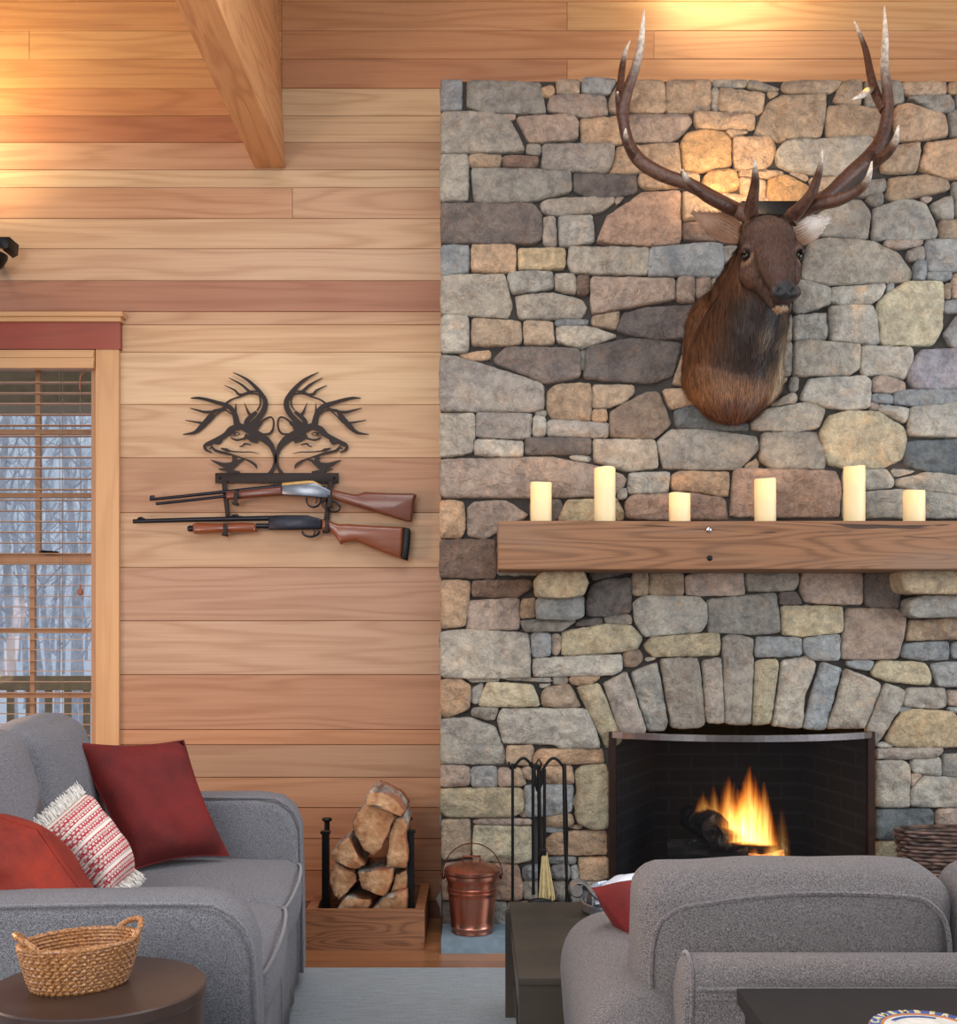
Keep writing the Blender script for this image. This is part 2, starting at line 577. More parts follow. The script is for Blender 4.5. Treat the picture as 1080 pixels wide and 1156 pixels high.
TILE = dict(A=(490,80,3.6), B=(780,80,3.6), C=(490,360,3.6), D=(780,360,3.6), E=(490,630,3.6), F=(780,630,3.6), G=(490,840,4.446), H=(940,820,6.8))
SC = dict(g=(156,150,138), d=(116,108,102), l=(176,170,156), t=(172,152,128), w=(188,160,130), p=(174,156,140), b=(152,155,153),
          q=(164,155,143), e=(126,106,92), n=(108,115,116), m=(138,122,106), y=(190,172,138), z=(186,175,146), r=(172,144,124),
          o=(198,156,108), u=(154,149,152), T=(188,172,142), Q=(158,158,152))
def area2(p): return .5*sum(p[i][0]*p[(i+1) % len(p)][1]-p[(i+1) % len(p)][0]*p[i][1] for i in range(len(p)))
def stone(mb, poly, fmap, col, out=0.0, rs=None):
    rs = rs or random
    if area2(poly) < 0: poly = poly[::-1]
    p = [Vector((a, b)) for a, b in poly]
    per = sum((p[i]-p[i-1]).length for i in range(len(p))); A = abs(area2(poly))
    rin = 2*A/per
    for it in range(2):
        q = []
        for i in range(len(p)):
            a, b = p[i], p[(i+1) % len(p)]; L = (b-a).length; k = min(.2, .0055/max(L, 1e-4)) if it == 0 else .25
            q += [a.lerp(b, k), b.lerp(a, k)]
        p = q
    # resample evenly
    per = sum((p[i]-p[i-1]).length for i in range(len(p))); n = max(10, min(64, int(per/.011)))
    out_ = []; i = 0; acc = 0.0
    for k in range(n):
        tgt = per*k/n
        while acc+(p[(i+1) % len(p)]-p[i % len(p)]).length < tgt: acc += (p[(i+1) % len(p)]-p[i % len(p)]).length; i += 1
        a, b = p[i % len(p)], p[(i+1) % len(p)]
        out_.append(a.lerp(b, (tgt-acc)/max((b-a).length, 1e-9)))
    p = out_; sx = rs.uniform(0, 90)
    c = sum(p, Vector((0, 0)))/n; nr = []
    for i in range(n):
        t = (p[(i+1) % n]-p[i-1]).normalized(); nr.append(Vector((-t.y, t.x)))
    p = [p[i]+nr[i]*(.0032*noise.noise(Vector((p[i].x*45, p[i].y*45, sx)))-.0042) for i in range(n)]
    k = min(1, rin/.03); tilt = (rs.uniform(-.06, .06), rs.uniform(-.06, .06)); lift = rs.uniform(-.004, .009)+out
    rings = [(0, -.035-out), (0, .001), (.0014*k, .0075*k), (.0040*k, .0120*k), (.011*k, .0150*k)]
    vs = []; fs = []
    def H(v, base, amp):
        d = v-c
        h = base+lift+d.x*tilt[0]+d.y*tilt[1]
        if amp: h += .010*amp*noise.noise(Vector((v.x*12, v.y*15, sx)))+.0045*amp*noise.noise(Vector((v.x*36, v.y*36, sx)))+.002*noise.noise(Vector((v.x*90, v.y*90, sx)))
        return h
    for j, (ins, h) in enumerate(rings):
        for i in range(n):
            v = p[i]+nr[i]*ins
            vs.append(fmap(v.x, v.y, H(v, h, min(1, j*.4)) if j else h))
    last = [p[i]+nr[i]*rings[-1][0] for i in range(n)]
    for s_, h in ((.86, .0165), (.72, .0175), (.57, .018), (.42, .0185), (.27, .019), (.12, .0195)):
        for i in range(n):
            v = c+(last[i]-c)*s_; vs.append(fmap(v.x, v.y, H(v, h*k, 1.3)))
    vs.append(fmap(c.x, c.y, H(c, .0195*k, 1.3)))
    m = len(rings)+6
    for j in range(m-1):
        for i in range(n):
            i2 = (i+1) % n; fs.append((j*n+i, j*n+i2, (j+1)*n+i2, (j+1)*n+i))
    for i in range(n): fs.append(((m-1)*n+i, (m-1)*n+(i+1) % n, m*n))
    jt = rs.uniform(1.45, 1.92); hu = rs.uniform(-.03, .05)
    l = s2l(col); mb.cur = (l[0]*jt*(1+hu), l[1]*jt, l[2]*jt*(1-hu), 1)
    mb.add(vs, fs); mb.cur = None
def stone_material():
    m, t, b, o = nt('field_stone')
    a = N(t, 'Attribute', attribute_name='col'); v = objvec(t)
    big = tnoise(t, v, 9, 4, .6); mid = tnoise(t, v, 30, 7, .72, .4); fine = tnoise(t, v, 170, 3, .75)
    col = mixc(t, maprange(t, big, .40, .62, 0, .6), a.outputs['Color'], mixc(t, 1.0, a.outputs['Color'], (.60, .62, .68, 1), 'MULTIPLY'))
    col = mixc(t, maprange(t, tnoise(t, v, 13, 3, .5, .6), .56, .72, 0, .45), col, mixc(t, 1.0, a.outputs['Color'], (1.1, .84, .66, 1), 'MULTIPLY'))
    col = mixc(t, maprange(t, mid, .36, .60, .7, 0), col, mixc(t, 1.0, col, (.40, .39, .40, 1), 'MULTIPLY'))
    col = mixc(t, maprange(t, fine, .52, .70, 0, .7), col, mixc(t, 1.0, col, (1.55, 1.5, 1.45, 1), 'MULTIPLY'))
    t.links.new(col, b.inputs['Base Color']); setin(b, Roughness=.9)
    vo = N(t, 'TexVoronoi', feature='SMOOTH_F1'); setin(vo, Scale=22.0, Smoothness=.25); wv_ = N(t, 'VectorMath', operation='ADD'); nn_ = N(t, 'TexNoise'); setin(nn_, Scale=14.0, Detail=3.0); t.links.new(v, nn_.inputs['Vector']); sc2 = N(t, 'VectorMath', operation='SCALE'); sc2.inputs['Scale'].default_value = .05; t.links.new(nn_.outputs['Color'], sc2.inputs[0]); t.links.new(v, wv_.inputs[0]); t.links.new(sc2.outputs[0], wv_.inputs[1]); t.links.new(wv_.outputs[0], vo.inputs['Vector'])
    h = math_(t, 'ADD', math_(t, 'MULTIPLY', mid, 1.5), math_(t, 'MULTIPLY', fine, .5)); h = math_(t, 'ADD', h, math_(t, 'MULTIPLY', vo.outputs['Distance'], .7))
    bump(t, b, h, 1.0, .026)
    return m
STONE = stone_material()
MORTAR = plain('dark_mortar', (62, 57, 53), .95, 0, .5, 120)
smb = MB()
def front(u, v, h): return Vector((u, -h, v))
SX = D0/F
for ln in STONES.strip().split('\n'):
    tl, cc, *pp = ln.split(); ox, oy, s = TILE[tl]; out = {'T': .13, 'Q': .075}.get(cc, 0)
    poly = []
    for q in pp:
        x, y = map(float, q.split(',')); X = ox+x/s; Y = oy+y/s
        poly.append(((X-CX)*SX, HC+(CY-Y)*SX))
    if out:
        cu = sum(a for a, b in poly)/len(poly); cv = sum(b for a, b in poly)/len(poly); k = (D0-out)/D0
        poly = [(a*k, b if False else HC+(b-HC)*k) for a, b in poly]
    stone(smb, poly, front, SC[cc], out)
def filler(mb, u0, u1, v0, v1, fmap, seed, hid=None):
    rs = random.Random(seed); v = v0
    while v < v1-.02:
        h = min(rs.uniform(.07, .15), v1-v); u = u0
        if v1-(v+h) < .05: h = v1-v
        while u < u1-.02:
            w = min(rs.uniform(.12, .32), u1-u)
            if u1-(u+w) < .08: w = u1-u
            g = .003; j = lambda: rs.uniform(0, .007)
            stone(mb, [(u+g+j(), v+g+j()), (u+w-g-j(), v+g+j()), (u+w-g-j(), v+h-g-j()), (u+g+j(), v+h-g-j())], fmap, SC[rs.choice('ggltwpbqdz')], 0, rs)
            u += w
        v += h
XL, XR, XE = (496.5-CX)*SX, (1101-CX)*SX, 3.05
ZT = HC+(CY-90)*SX
filler(smb, XR, XE, .055, ZT-.01, front, 5)
filler(smb, .012, .285, .055, ZT-.01, lambda u, v, h: Vector((XL-h+.026, u, v)), 9)
smb.build('wall_chimney_stone', STONE, kind='structure', fixn=False, angle=60)
OX0, OX1, OZ1 = (689-CX)*SX, (986-CX)*SX, HC+(CY-806)*SX
b = MB()
b.box((XL+.004, .008, 0), (OX0, .299, ZT-.004)); b.box((OX1, .008, 0), (XE, .299, ZT-.004))
b.box((OX0, .008, OZ1), (OX1, .299, ZT-.004))
b.build('wall_chimney_core', MORTAR, kind='structure', smooth=False)
# ---------- plank wall, floor, beam, window
YW = .30; DW = YW+D0
def wx(x): return (x-CX)*DW/F
def wz(y): return HC+(CY-y)*DW/F
WALLW = wood('cedar_planks', attr=True, contrast=.62, rough=.62, freq=62, across=6.5, along=.55)
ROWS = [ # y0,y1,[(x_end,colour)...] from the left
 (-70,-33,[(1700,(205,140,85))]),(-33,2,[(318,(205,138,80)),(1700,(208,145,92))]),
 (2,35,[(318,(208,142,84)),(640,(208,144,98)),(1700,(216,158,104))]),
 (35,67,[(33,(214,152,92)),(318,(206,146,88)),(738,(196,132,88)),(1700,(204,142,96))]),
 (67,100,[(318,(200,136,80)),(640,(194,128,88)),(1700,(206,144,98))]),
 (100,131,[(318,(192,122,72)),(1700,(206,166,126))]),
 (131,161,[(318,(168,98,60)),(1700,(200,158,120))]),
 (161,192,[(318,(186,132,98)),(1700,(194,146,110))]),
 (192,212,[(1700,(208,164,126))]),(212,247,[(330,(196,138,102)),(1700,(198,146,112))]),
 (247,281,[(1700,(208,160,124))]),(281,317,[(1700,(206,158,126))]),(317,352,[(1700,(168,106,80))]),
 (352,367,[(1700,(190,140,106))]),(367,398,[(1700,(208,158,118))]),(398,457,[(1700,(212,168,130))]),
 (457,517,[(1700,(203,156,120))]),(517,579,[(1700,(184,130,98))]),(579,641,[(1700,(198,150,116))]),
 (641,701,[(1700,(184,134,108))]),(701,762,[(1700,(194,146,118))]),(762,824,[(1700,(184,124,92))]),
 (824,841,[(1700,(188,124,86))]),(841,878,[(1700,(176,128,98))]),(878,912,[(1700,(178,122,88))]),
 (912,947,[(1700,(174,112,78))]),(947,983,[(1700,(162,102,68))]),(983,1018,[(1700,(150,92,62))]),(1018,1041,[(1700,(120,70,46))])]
HX1, HY0, HY1 = 109, 398, 905
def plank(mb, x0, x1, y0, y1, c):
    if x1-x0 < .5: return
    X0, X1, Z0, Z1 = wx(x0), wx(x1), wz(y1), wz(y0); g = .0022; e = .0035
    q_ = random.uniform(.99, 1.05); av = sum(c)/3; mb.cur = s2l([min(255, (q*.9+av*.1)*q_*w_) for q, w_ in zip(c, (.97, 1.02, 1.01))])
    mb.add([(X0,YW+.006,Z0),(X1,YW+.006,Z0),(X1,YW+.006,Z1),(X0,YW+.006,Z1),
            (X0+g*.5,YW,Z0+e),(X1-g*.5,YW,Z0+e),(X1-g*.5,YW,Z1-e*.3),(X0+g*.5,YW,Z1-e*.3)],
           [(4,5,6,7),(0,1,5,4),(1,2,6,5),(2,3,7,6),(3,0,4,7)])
FPX0, FPX1 = CX+(OX0-.02)*F/DW, CX+(OX1+.02)*F/DW
mb = MB()
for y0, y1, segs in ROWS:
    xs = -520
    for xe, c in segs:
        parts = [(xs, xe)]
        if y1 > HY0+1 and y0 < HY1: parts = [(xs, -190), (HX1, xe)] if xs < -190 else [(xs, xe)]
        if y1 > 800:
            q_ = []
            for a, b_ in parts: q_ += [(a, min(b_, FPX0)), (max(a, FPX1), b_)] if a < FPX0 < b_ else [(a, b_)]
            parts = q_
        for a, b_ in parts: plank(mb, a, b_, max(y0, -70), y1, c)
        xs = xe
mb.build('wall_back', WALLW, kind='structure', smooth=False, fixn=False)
# backing of the wall, round the window and the firebox
FB0, FB1, FBZ = OX0-.02, OX1+.02, OZ1+.05
b = MB(); T0, T1 = YW+.006, YW+.16
b.box((wx(-520), T0, 0), (wx(-190), T1, wz(-70))); b.box((wx(-190), T0, wz(HY0)), (wx(HX1), T1, wz(-70)))
b.box((wx(-190), T0, 0), (wx(HX1), T1, wz(HY1))); b.box((wx(HX1), T0, 0), (FB0, T1, wz(-70)))
b.box((FB0, T0, FBZ), (FB1, T1, wz(-70))); b.box((FB1, T0, 0), (wx(1700), T1, wz(-70)))
b.build('wall_back_core', plain('wall_core', (70, 45, 30)), kind='structure', smooth=False)
# floor of narrow boards
FLW = wood('oak_floor', attr=True, contrast=.55, rough=.32, freq=45, across=9, along=.8, coat=.25)
mb = MB(); y = YW; rs = random.Random(3)
while y > -4.2:
    x = -3.2-rs.uniform(0, .8)
    while x < 4.2:
        L = rs.uniform(.7, 1.6); k = rs.uniform(.85, 1.12)
        mb.cur = s2l((168*k, 112*k, 70*k)); mb.box((x+.0006, y-.0782, -.02), (x+L-.0006, y, 0)); x += L
    y -= .079
mb.build('floor', FLW, kind='structure', smooth=False)
# ceiling above the frame and the beam
mb = MB(); y = YW; ZC = wz(-58)
while y > -2.6:
    k = rs.uniform(.9, 1.08); mb.cur = s2l((190*k, 130*k, 85*k)); mb.box((wx(-520), y-.117, ZC), (wx(1700), y, ZC+.02)); y -= .12
mb.build('ceiling', WALLW, kind='structure', smooth=False)
BW = wood('fir_beam', (226, 168, 112), axis=1, contrast=.8, rough=.5, freq=50, across=8, along=1.1)
b = MB()
xa, xb, xc = wx(288), wx(322), wx(310.5); z0 = wz(190); z1 = ZC; dx = (xb-xa)
Yb = -3.0
b.solid([Vector((xa, (YW+Yb)/2, z0)), Vector((xb, (YW+Yb)/2, z0)), Vector((xc, (YW+Yb)/2, z1)), Vector((xa-(xb-xc), (YW+Yb)/2, z1))], Vector((0, 1, 0)), YW-Yb-.0, .004)
b.build('ceiling_beam', BW, smooth=True, label='heavy fir ceiling beam running out from the plank wall', cat='beam')
# window
CAS = wood('casing_pine', (206, 158, 108), axis=2, contrast=.4, rough=.5, freq=30)
CASX = wood('casing_pine_level', (206, 158, 108), axis=0, contrast=.4, rough=.5, freq=30)
REDW = wood('red_header_wood', (142, 50, 26), axis=0, contrast=.5, rough=.45, freq=40)
SASH = wood('sash_wood', (176, 128, 88), axis=2, contrast=.4, rough=.5, freq=30)
def wbox(mb, x0, y0, x1, y1, ya, yb): mb.box((wx(x0), ya, wz(y1)), (wx(x1), yb, wz(y0))); return mb
b = MB(); wbox(b, 110, 396, 136, 940, YW-.022, YW+.0); b.build('trim_1', CAS, kind='structure', smooth=False)
b = MB(); wbox(b, -240, 366, 138, 396, YW-.03, YW); b.build('trim_2', REDW, kind='structure', smooth=False)
b = MB(); b.box((wx(-245), YW-.045, wz(366)), (wx(140), YW, wz(361))); b.box((wx(-248), YW-.058, wz(361)), (wx(143), YW, wz(356)))
b.build('trim_3', CASX, kind='structure', smooth=False)
b = MB(); wbox(b, -216, 396, -190, 940, YW-.022, YW); b.build('trim_4', CAS, kind='structure', smooth=False)
wn = bpy.data.objects.new('window_1', None); COL.objects.link(wn); wn.location = (wx(-40), YW+.05, wz(905)); tag(wn, kind='structure')
b = MB(); b.box((wx(103), YW, wz(905)), (wx(110), YW+.16, wz(398))); b.box((wx(-190), YW, wz(905)), (wx(-183), YW+.16, wz(398)))
b.box((wx(-190), YW, wz(403)), (wx(110), YW+.16, wz(398))); b.box((wx(-190), YW-.03, wz(905)), (wx(110), YW+.16, wz(895)))
b.build('window_frame', SASH, wn, smooth=False)
def sash(y0, y1, ya, yb, mx, my, xr, xl):
    m = MB(); wd = 6
    m.box((wx(xr-wd), ya, wz(y1)), (wx(xr), yb, wz(y0))); m.box((wx(xl), ya, wz(y1)), (wx(xl+wd), yb, wz(y0)))
    m.box((wx(xl), ya, wz(y0+8)), (wx(xr), yb, wz(y0))); m.box((wx(xl), ya, wz(y1)), (wx(xr), yb, wz(y1-9)))
    for x in mx: m.box((wx(x-2.6), ya+.005, wz(y1-1)), (wx(x+2.6), yb-.005, wz(y0+1)))
    for y in my: m.box((wx(xl), ya+.004, wz(y+2.6)), (wx(xr), yb-.004, wz(y-2.6)))
    m.build('sash', SASH, wn, smooth=False)
    return m
def dd(v, k): return (v-k)  # photo positions read at the wall plane
sash(404, 632, YW+.085, YW+.12, [33, -35, -104], [483, 556], 112, -192)
sash(627, 900, YW+.045, YW+.08, [31, -38, -107], [712, 786], 109, -190)
gm, t, pb, o = nt('window_glass'); setin(pb, Roughness=.02); pb.inputs['Base Color'].default_value = (.9, .95, 1, 1)
tr = N(t, 'BsdfTransparent'); gl = N(t, 'BsdfGlossy'); setin(gl, Roughness=.02); mx = N(t, 'MixShader'); mx.inputs[0].default_value = .002
t.links.new(tr.outputs[0], mx.inputs[1]); t.links.new(gl.outputs[0], mx.inputs[2]); t.links.new(mx.outputs[0], o.inputs[0])
b = MB(); b.box((wx(-190), YW+.10, wz(632)), (wx(110), YW+.103, wz(404))); b.box((wx(-190), YW+.06, wz(900)), (wx(107), YW+.063, wz(630)))
b.build('window_glass', gm, wn, smooth=False)
BLK = plain('black_iron', (24, 24, 26), .45, .6, .15, 80)
b = MB(); p = Vector((wx(52), YW+.035, wz(625))); b.box(p+Vector((-.04, -.008, 0)), p+Vector((.03, .012, .012))); b.tube([p+Vector((-.03, -.005, .012)), p+Vector((.045, -.02, .006))], .005, 8)
b.build('sash_lock', BLK, wn)
# blind
bl = empty('window_blind', (wx(-40), YW+.02, wz(870)), 'wooden slatted window blind with open slats and pull cords', 'blind')
b = MB(); prof = [(YW-.03, 397), (YW-.042, 400), (YW-.036, 406), (YW-.042, 411), (YW-.036, 418)]
for i in range(len(prof)-1):
    b.box((wx(-183), prof[i][0], wz(prof[i+1][1])), (wx(109), YW+.0, wz(prof[i][1])))
b.build('valance', CASX, bl, smooth=False)
SL = wood('slat_wood', (186, 140, 100), axis=0, contrast=.2, rough=.45, freq=20)
i = 0; y = 431
while y < 868:
    s = MB(); X0, X1 = wx(-180), wx(106); Z = wz(y); s.box((X0, YW+.003, Z-.0012), (X1, YW+.042, Z+.0012)); s.build('slat', SL, bl, smooth=False); y += 12.1
b = MB()
for x in (67, 70.5, -90, -94): b.tube([(wx(x), YW+.002, wz(418)), (wx(x), YW+.002, wz(868))], .0011, 6)
b.build('ladder_cord', plain('cord', (120, 100, 80)), bl)
b = MB(); x = 91; b.tube([(wx(x), YW-.004, wz(418)), (wx(x), YW-.004, wz(658))], .001, 6); b.build('pull_cord', plain('pull_cord', (130, 112, 92)), bl)
b = MB(); q = Vector((wx(91), YW-.004, wz(669))); b.lathe([(.001, .035), (.004, .030), (.005, .018), (.011, .008), (.0125, 0), (.009, -.009), (.001, -.012)], q, 18)
TW = wood('tassel_wood', (150, 84, 50), 2, .3); b.build('cord_tassel', TW, bl)
b = MB(); b.tube([(wx(97), YW-.004, wz(418)), (wx(91), YW-.006, wz(426)), (wx(90.5), YW-.006, wz(440))], [.002, .003, .004], 8); b.build('cord_toggle', TW, bl)
# outside: porch, snow, woods
PORCH = plain('porch_paint', (172, 150, 118), .7, 0, .1, 20)
pr = empty('porch_railing', at(-60, 900, 7.2)*1, 'tan porch railing with square balusters seen through the window', 'railing')
b = MB(); d = 7.2
def pb_(m, x0, y0, x1, y1, d, th): a = at(x0, y1, d); c = at(x1, y0, d); m.box((a.x, a.y-th/2, a.z), (c.x, c.y+th/2, c.z)); return m
pb_(b, -420, 763, 330, 779, d, .09).build('top_rail', PORCH, pr, smooth=False)
b = MB(); pb_(b, -420, 935, 330, 945, d, .06).build('bottom_rail', PORCH, pr, smooth=False)
for k in range(22):
    x = -250+k*21.5+4; b = MB(); pb_(b, x-3.2, 779, x+3.2, 935, d, .035).build('baluster', PORCH, pr, smooth=False)
b = MB(); pb_(b, -700, 300, 500, 454, 6.6, .2); pb_(b, -700, 452, 500, 461, 6.5, .35)
b.build('porch_beam', PORCH, smooth=False, label='wide porch roof beam at the top of the window view', cat='beam')
b = MB(); b.box((-9, .46, -.35), (5, 3.0, -.25)); b.build('floor_porch', PORCH, kind='structure', smooth=False)
SNOW = plain('snow', (225, 230, 240), .9, 0, .3, 3, .05)
b = MB(); nx = 40; vs = []; fs = []
for j in range(30):
    for i in range(nx+1):
        X = -30+i*1.5; Y = 3.2+j*1.2; vs.append((X, Y, -.8+max(0, j-3)*.10+.25*noise.noise(Vector((X*.3, Y*.3, 0)))))
for j in range(29):
    for i in range(nx): a = j*(nx+1)+i; fs.append((a, a+1, a+nx+2, a+nx+1))
b.add(vs, fs); b.build('ground_snow', SNOW, kind='structure')
# distant wooded slope
m_, t, pb, o = nt('winter_woods'); v = objvec(t, (2.2, 1, .14)); n = tnoise(t, v, 2.0, 6, .75); n2 = tnoise(t, objvec(t, (1, 1, 1)), .6, 4)
n3 = tnoise(t, objvec(t, (1, 1, .5)), 5, 3, .7)
c = mixc(t, maprange(t, n, .40, .60, 0, 1), s2l((180, 186, 196)), s2l((240, 244, 250)))
c = mixc(t, maprange(t, n2, .4, .6, 0, .5), c, s2l((160, 184, 198)))
c = mixc(t, maprange(t, n3, .45, .65, 0, .5), c, s2l((210, 218, 226)))
t.links.new(c, pb.inputs['Base Color']); setin(pb, Roughness=1)
b = MB(); vs = []; fs = []
for j in range(16):
    for i in range(41):
        X = -40+i*1.5; Z = -1+j*1.2; Y = 30+j*.9+noise.noise(Vector((X*.2, Z*.3, 2)))*2; vs.append((X, Y, Z))
for j in range(15):
    for i in range(40): a = j*41+i; fs.append((a, a+1, a+42, a+41))
b.add(vs, fs); b.build('ground_wooded_slope', m_, kind='structure')
BARK = plain('grey_bark', (200, 202, 210), .95, 0, .6, 12, .2)
rt = random.Random(11)
def tree(x, y, h, r, sd):
    rr = random.Random(sd); m = MB(); pts = [Vector((x+rr.uniform(-.06, .06)*k, y, -.9+h*k/6)) for k in range(7)]
    m.tube(pts, [r*(1-.12*k) for k in range(7)], 8)
    for k in range(14):
        z = rr.uniform(.25, .97); p = Vector((x, y, -.9+h*z)); a = rr.uniform(0, 6.28); L = rr.uniform(.4, .9)*(1.1-z*.6)
        q = p+Vector((math.cos(a)*L, math.sin(a)*L*.5, L*rr.uniform(.3, .9))); md = p.lerp(q, .5)+Vector((0, 0, .08))
        m.tube([p, md, q], [r*.28, r*.16, r*.05], 4)
        for w in range(2):
            e = md+Vector((rr.uniform(-.5, .5), rr.uniform(-.2, .2), rr.uniform(.1, .5))); m.tube([md, e], [r*.12, r*.03], 3)
    return m
for k in range(16):
    d = 12+k*1.35; px = [20, 88, 52, 100, 5, 70, 36, 94, 60, 12, 80, 28, 104, 46, 66, -30][k]
    p = at(px-8, 700, d)
    tree(p.x, p.y, rt.uniform(6, 9), rt.uniform(.035, .075), k).build('bare_tree', BARK, label='slender bare winter tree in the snow beyond the porch', cat='tree', group='bare trees outside the window')
# sconce at the left edge
sc = empty('wall_sconce', at(-20, 300, 4.7), 'black iron wall sconce cut off by the left edge', 'wall lamp')
b = MB(); b.slab([(-45, 272), (16, 272), (15, 284), (9, 287), (3, 276), (-45, 276)], 4.66, .10, .002).build('bracket', BLK, sc)
b = MB(); b.lathe([(.0, -.02), (.03, -.018), (.06, 0), (.078, .03), (.08, .045), (.074, .045), (.05, .0), (0, -.005)], at(-15, 300, 4.66), 28).build('lamp_shade', BLK, sc)
b = MB(); p = at(-15, 292, 4.66); b.tube([p+Vector((0, .14, .02)), p+Vector((0, .0, .0))], .012, 10).build('arm', BLK, sc)
# ---------- elk shoulder mount
EX = 1.03
def evaluate_remesh(mb, voxel, smooth_it, name):
    me = bpy.data.meshes.new(name); me.from_pydata(mb.v, [], mb.f)
    bm = bmesh.new(); bm.from_mesh(me); bmesh.ops.recalc_face_normals(bm, faces=bm.faces); bm.to_mesh(me); bm.free()
    o = bpy.data.objects.new(name+'_tmp', me); COL.objects.link(o)
    r = o.modifiers.new('r', 'REMESH'); r.mode = 'VOXEL'; r.voxel_size = voxel
    s = o.modifiers.new('s', 'SMOOTH'); s.factor = .5; s.iterations = smooth_it
    dg = bpy.context.evaluated_depsgraph_get(); dg.update()
    m2 = bpy.data.meshes.new_from_object(o.evaluated_get(dg)); bpy.data.objects.remove(o); bpy.data.meshes.remove(me)
    return m2
e = MB()
def E3(x, y, z): return Vector((EX+x, y, z))
def ball(p, r): e.ell(p, r if hasattr(r, '__len__') else (r, r, r), 20, 14)
def limb(a, b, ra, rb, k=9):
    for i in range(k):
        t = i/(k-1); ra_ = ra if hasattr(ra, '__len__') else (ra,)*3; rb_ = rb if hasattr(rb, '__len__') else (rb,)*3
        ball(Vector(a).lerp(Vector(b), t), tuple(ra_[q]*(1-t)+rb_[q]*t for q in range(3)))
# shoulder and brisket against the wall, neck, throat
limb(E3(-.05, .0, 2.36), E3(-.05, -.02, 2.17), (.185, .14, .17), (.198, .17, .15), 6)
limb(E3(-.05, -.03, 2.17), E3(-.055, -.04, 2.085), (.195, .17, .12), (.13, .14, .095), 4)
limb(E3(-.045, -.05, 2.25), E3(-.02, -.20, 2.36), (.185, .17, .17), (.14, .13, .15), 5)
limb(E3(-.02, -.20, 2.36), E3(0, -.34, 2.53), (.14, .13, .15), (.098, .10, .11), 6)
limb(E3(-.03, -.12, 2.45), E3(0, -.30, 2.56), (.12, .12, .12), (.09, .09, .09), 4)
# skull, brow, cheeks, muzzle, jaw
ball(E3(0, -.375, 2.575), (.099, .10, .085)); ball(E3(0, -.36, 2.625), (.070, .06, .05))
for s in (-1, 1):
    ball(E3(.079*s, -.435, 2.532), (.031, .036, .026))      # brow over the eye
    ball(E3(.060*s, -.42, 2.46), (.048, .062, .066))        # cheek
    ball(E3(.032*s, -.612, 2.328), (.022, .022, .022))      # nostril wing
    ball(E3(.062*s, -.35, 2.64), (.026, .026, .030))        # antler seat
limb(E3(0, -.43, 2.545), E3(0, -.590, 2.346), (.088, .060, .075), (.041, .034, .034), 12)
limb(E3(0, -.38, 2.46), E3(0, -.548, 2.302), (.070, .075, .06), (.032, .034, .026), 9)
ball(E3(0, -.606, 2.327), (.036, .026, .022)); ball(E3(0, -.588, 2.309), (.037, .028, .014)); ball(E3(0, -.562, 2.285), (.029, .028, .014))
em = evaluate_remesh(e, .0085, 5, 'elk')
EYES = [E3(.096*s, -.448, 2.505) for s in (-1, 1)]
NOS = [E3(.023*s, -.632, 2.330) for s in (-1, 1)]
NP = E3(0, -.625, 2.323)
def lerp3(a, b, t): t = max(0, min(1, t)); return tuple(a[i]*(1-t)+b[i]*t for i in range(3))
def sm(a, b, v):
    t = max(0, min(1, (v-a)/(b-a))); return t*t*(3-2*t)
def elk_col(p):
    x, y, z = p.x-EX, p.y, p.z; nz = noise.noise(p*9)*.5+noise.noise(p*31)*.35
    c = (70, 47, 36)                                   # face
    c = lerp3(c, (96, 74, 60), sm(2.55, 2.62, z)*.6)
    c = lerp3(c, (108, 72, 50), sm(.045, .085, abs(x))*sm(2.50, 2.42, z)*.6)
    body = (104, 66, 40)
    m = sm(.19, .07, abs(x+.01+nz*.06))*sm(-.02, -.10, y)*sm(2.08, 2.20, z+nz*.09)*sm(2.46, 2.36, z)
    body = lerp3(body, (44, 29, 21), m)
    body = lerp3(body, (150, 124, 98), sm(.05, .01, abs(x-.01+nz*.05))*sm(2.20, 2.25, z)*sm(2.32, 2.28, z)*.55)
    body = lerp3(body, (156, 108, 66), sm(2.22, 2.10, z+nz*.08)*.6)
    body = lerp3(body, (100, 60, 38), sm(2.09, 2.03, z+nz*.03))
    body = lerp3(body, (196, 178, 150), sm(.055, .12, x+nz*.03)*sm(2.40, 2.28, z)*.9)  # window light along the right flank, put into the coat colour
    c = lerp3(c, body, sm(-.40, -.32, y) if z > 2.33 else sm(-.50, -.42, y))
    for q in EYES:
        d = (p-q).length; c = lerp3(c, (168, 128, 94), sm(.046, .030, d)*.7*(1 if z < q.z+.006 else .3))
        c = lerp3(c, (30, 20, 16), sm(.027, .020, d))
    c = lerp3(c, (56, 36, 30), sm(.085, .05, (p-NP).length)*.85)
    if y < -.52: c = lerp3(c, (180, 148, 116), sm(2.297, 2.288, z))
    c = lerp3(c, (10, 10, 13), sm(.043, .036, (p-NP).length)*sm(2.299, 2.305, z))
    if y < -.53 and 2.290 < z < 2.299: c = (34, 24, 22)
    k = 1+nz*.22
    return tuple(max(3, q*k) for q in c)
cols = []; NEAR = []
for v in em.vertices:
    p = v.co
    for q in NOS:
        d = (p-q).length
        if d < .016: p = p+Vector((0, .016*(1-d/.016)*1.2, 0))
    for q in EYES:
        d = (p-q).length
        if d < .024: p = p-(q-E3(0, q.y, q.z)).normalized()*.007*(1-d/.024)
    if abs(p.z-2.2945) < .006 and p.y < -.53: p = p+Vector((0, .005, 0))
    if p.y > -.004: p.y = -.004
    if p.y < -.05:
        n_ = v.normal; p = p+n_*(.0035*noise.noise(Vector((p.x*60, p.y*60, p.z*14))))
    v.co = p; cols += list(s2l(elk_col(p)))
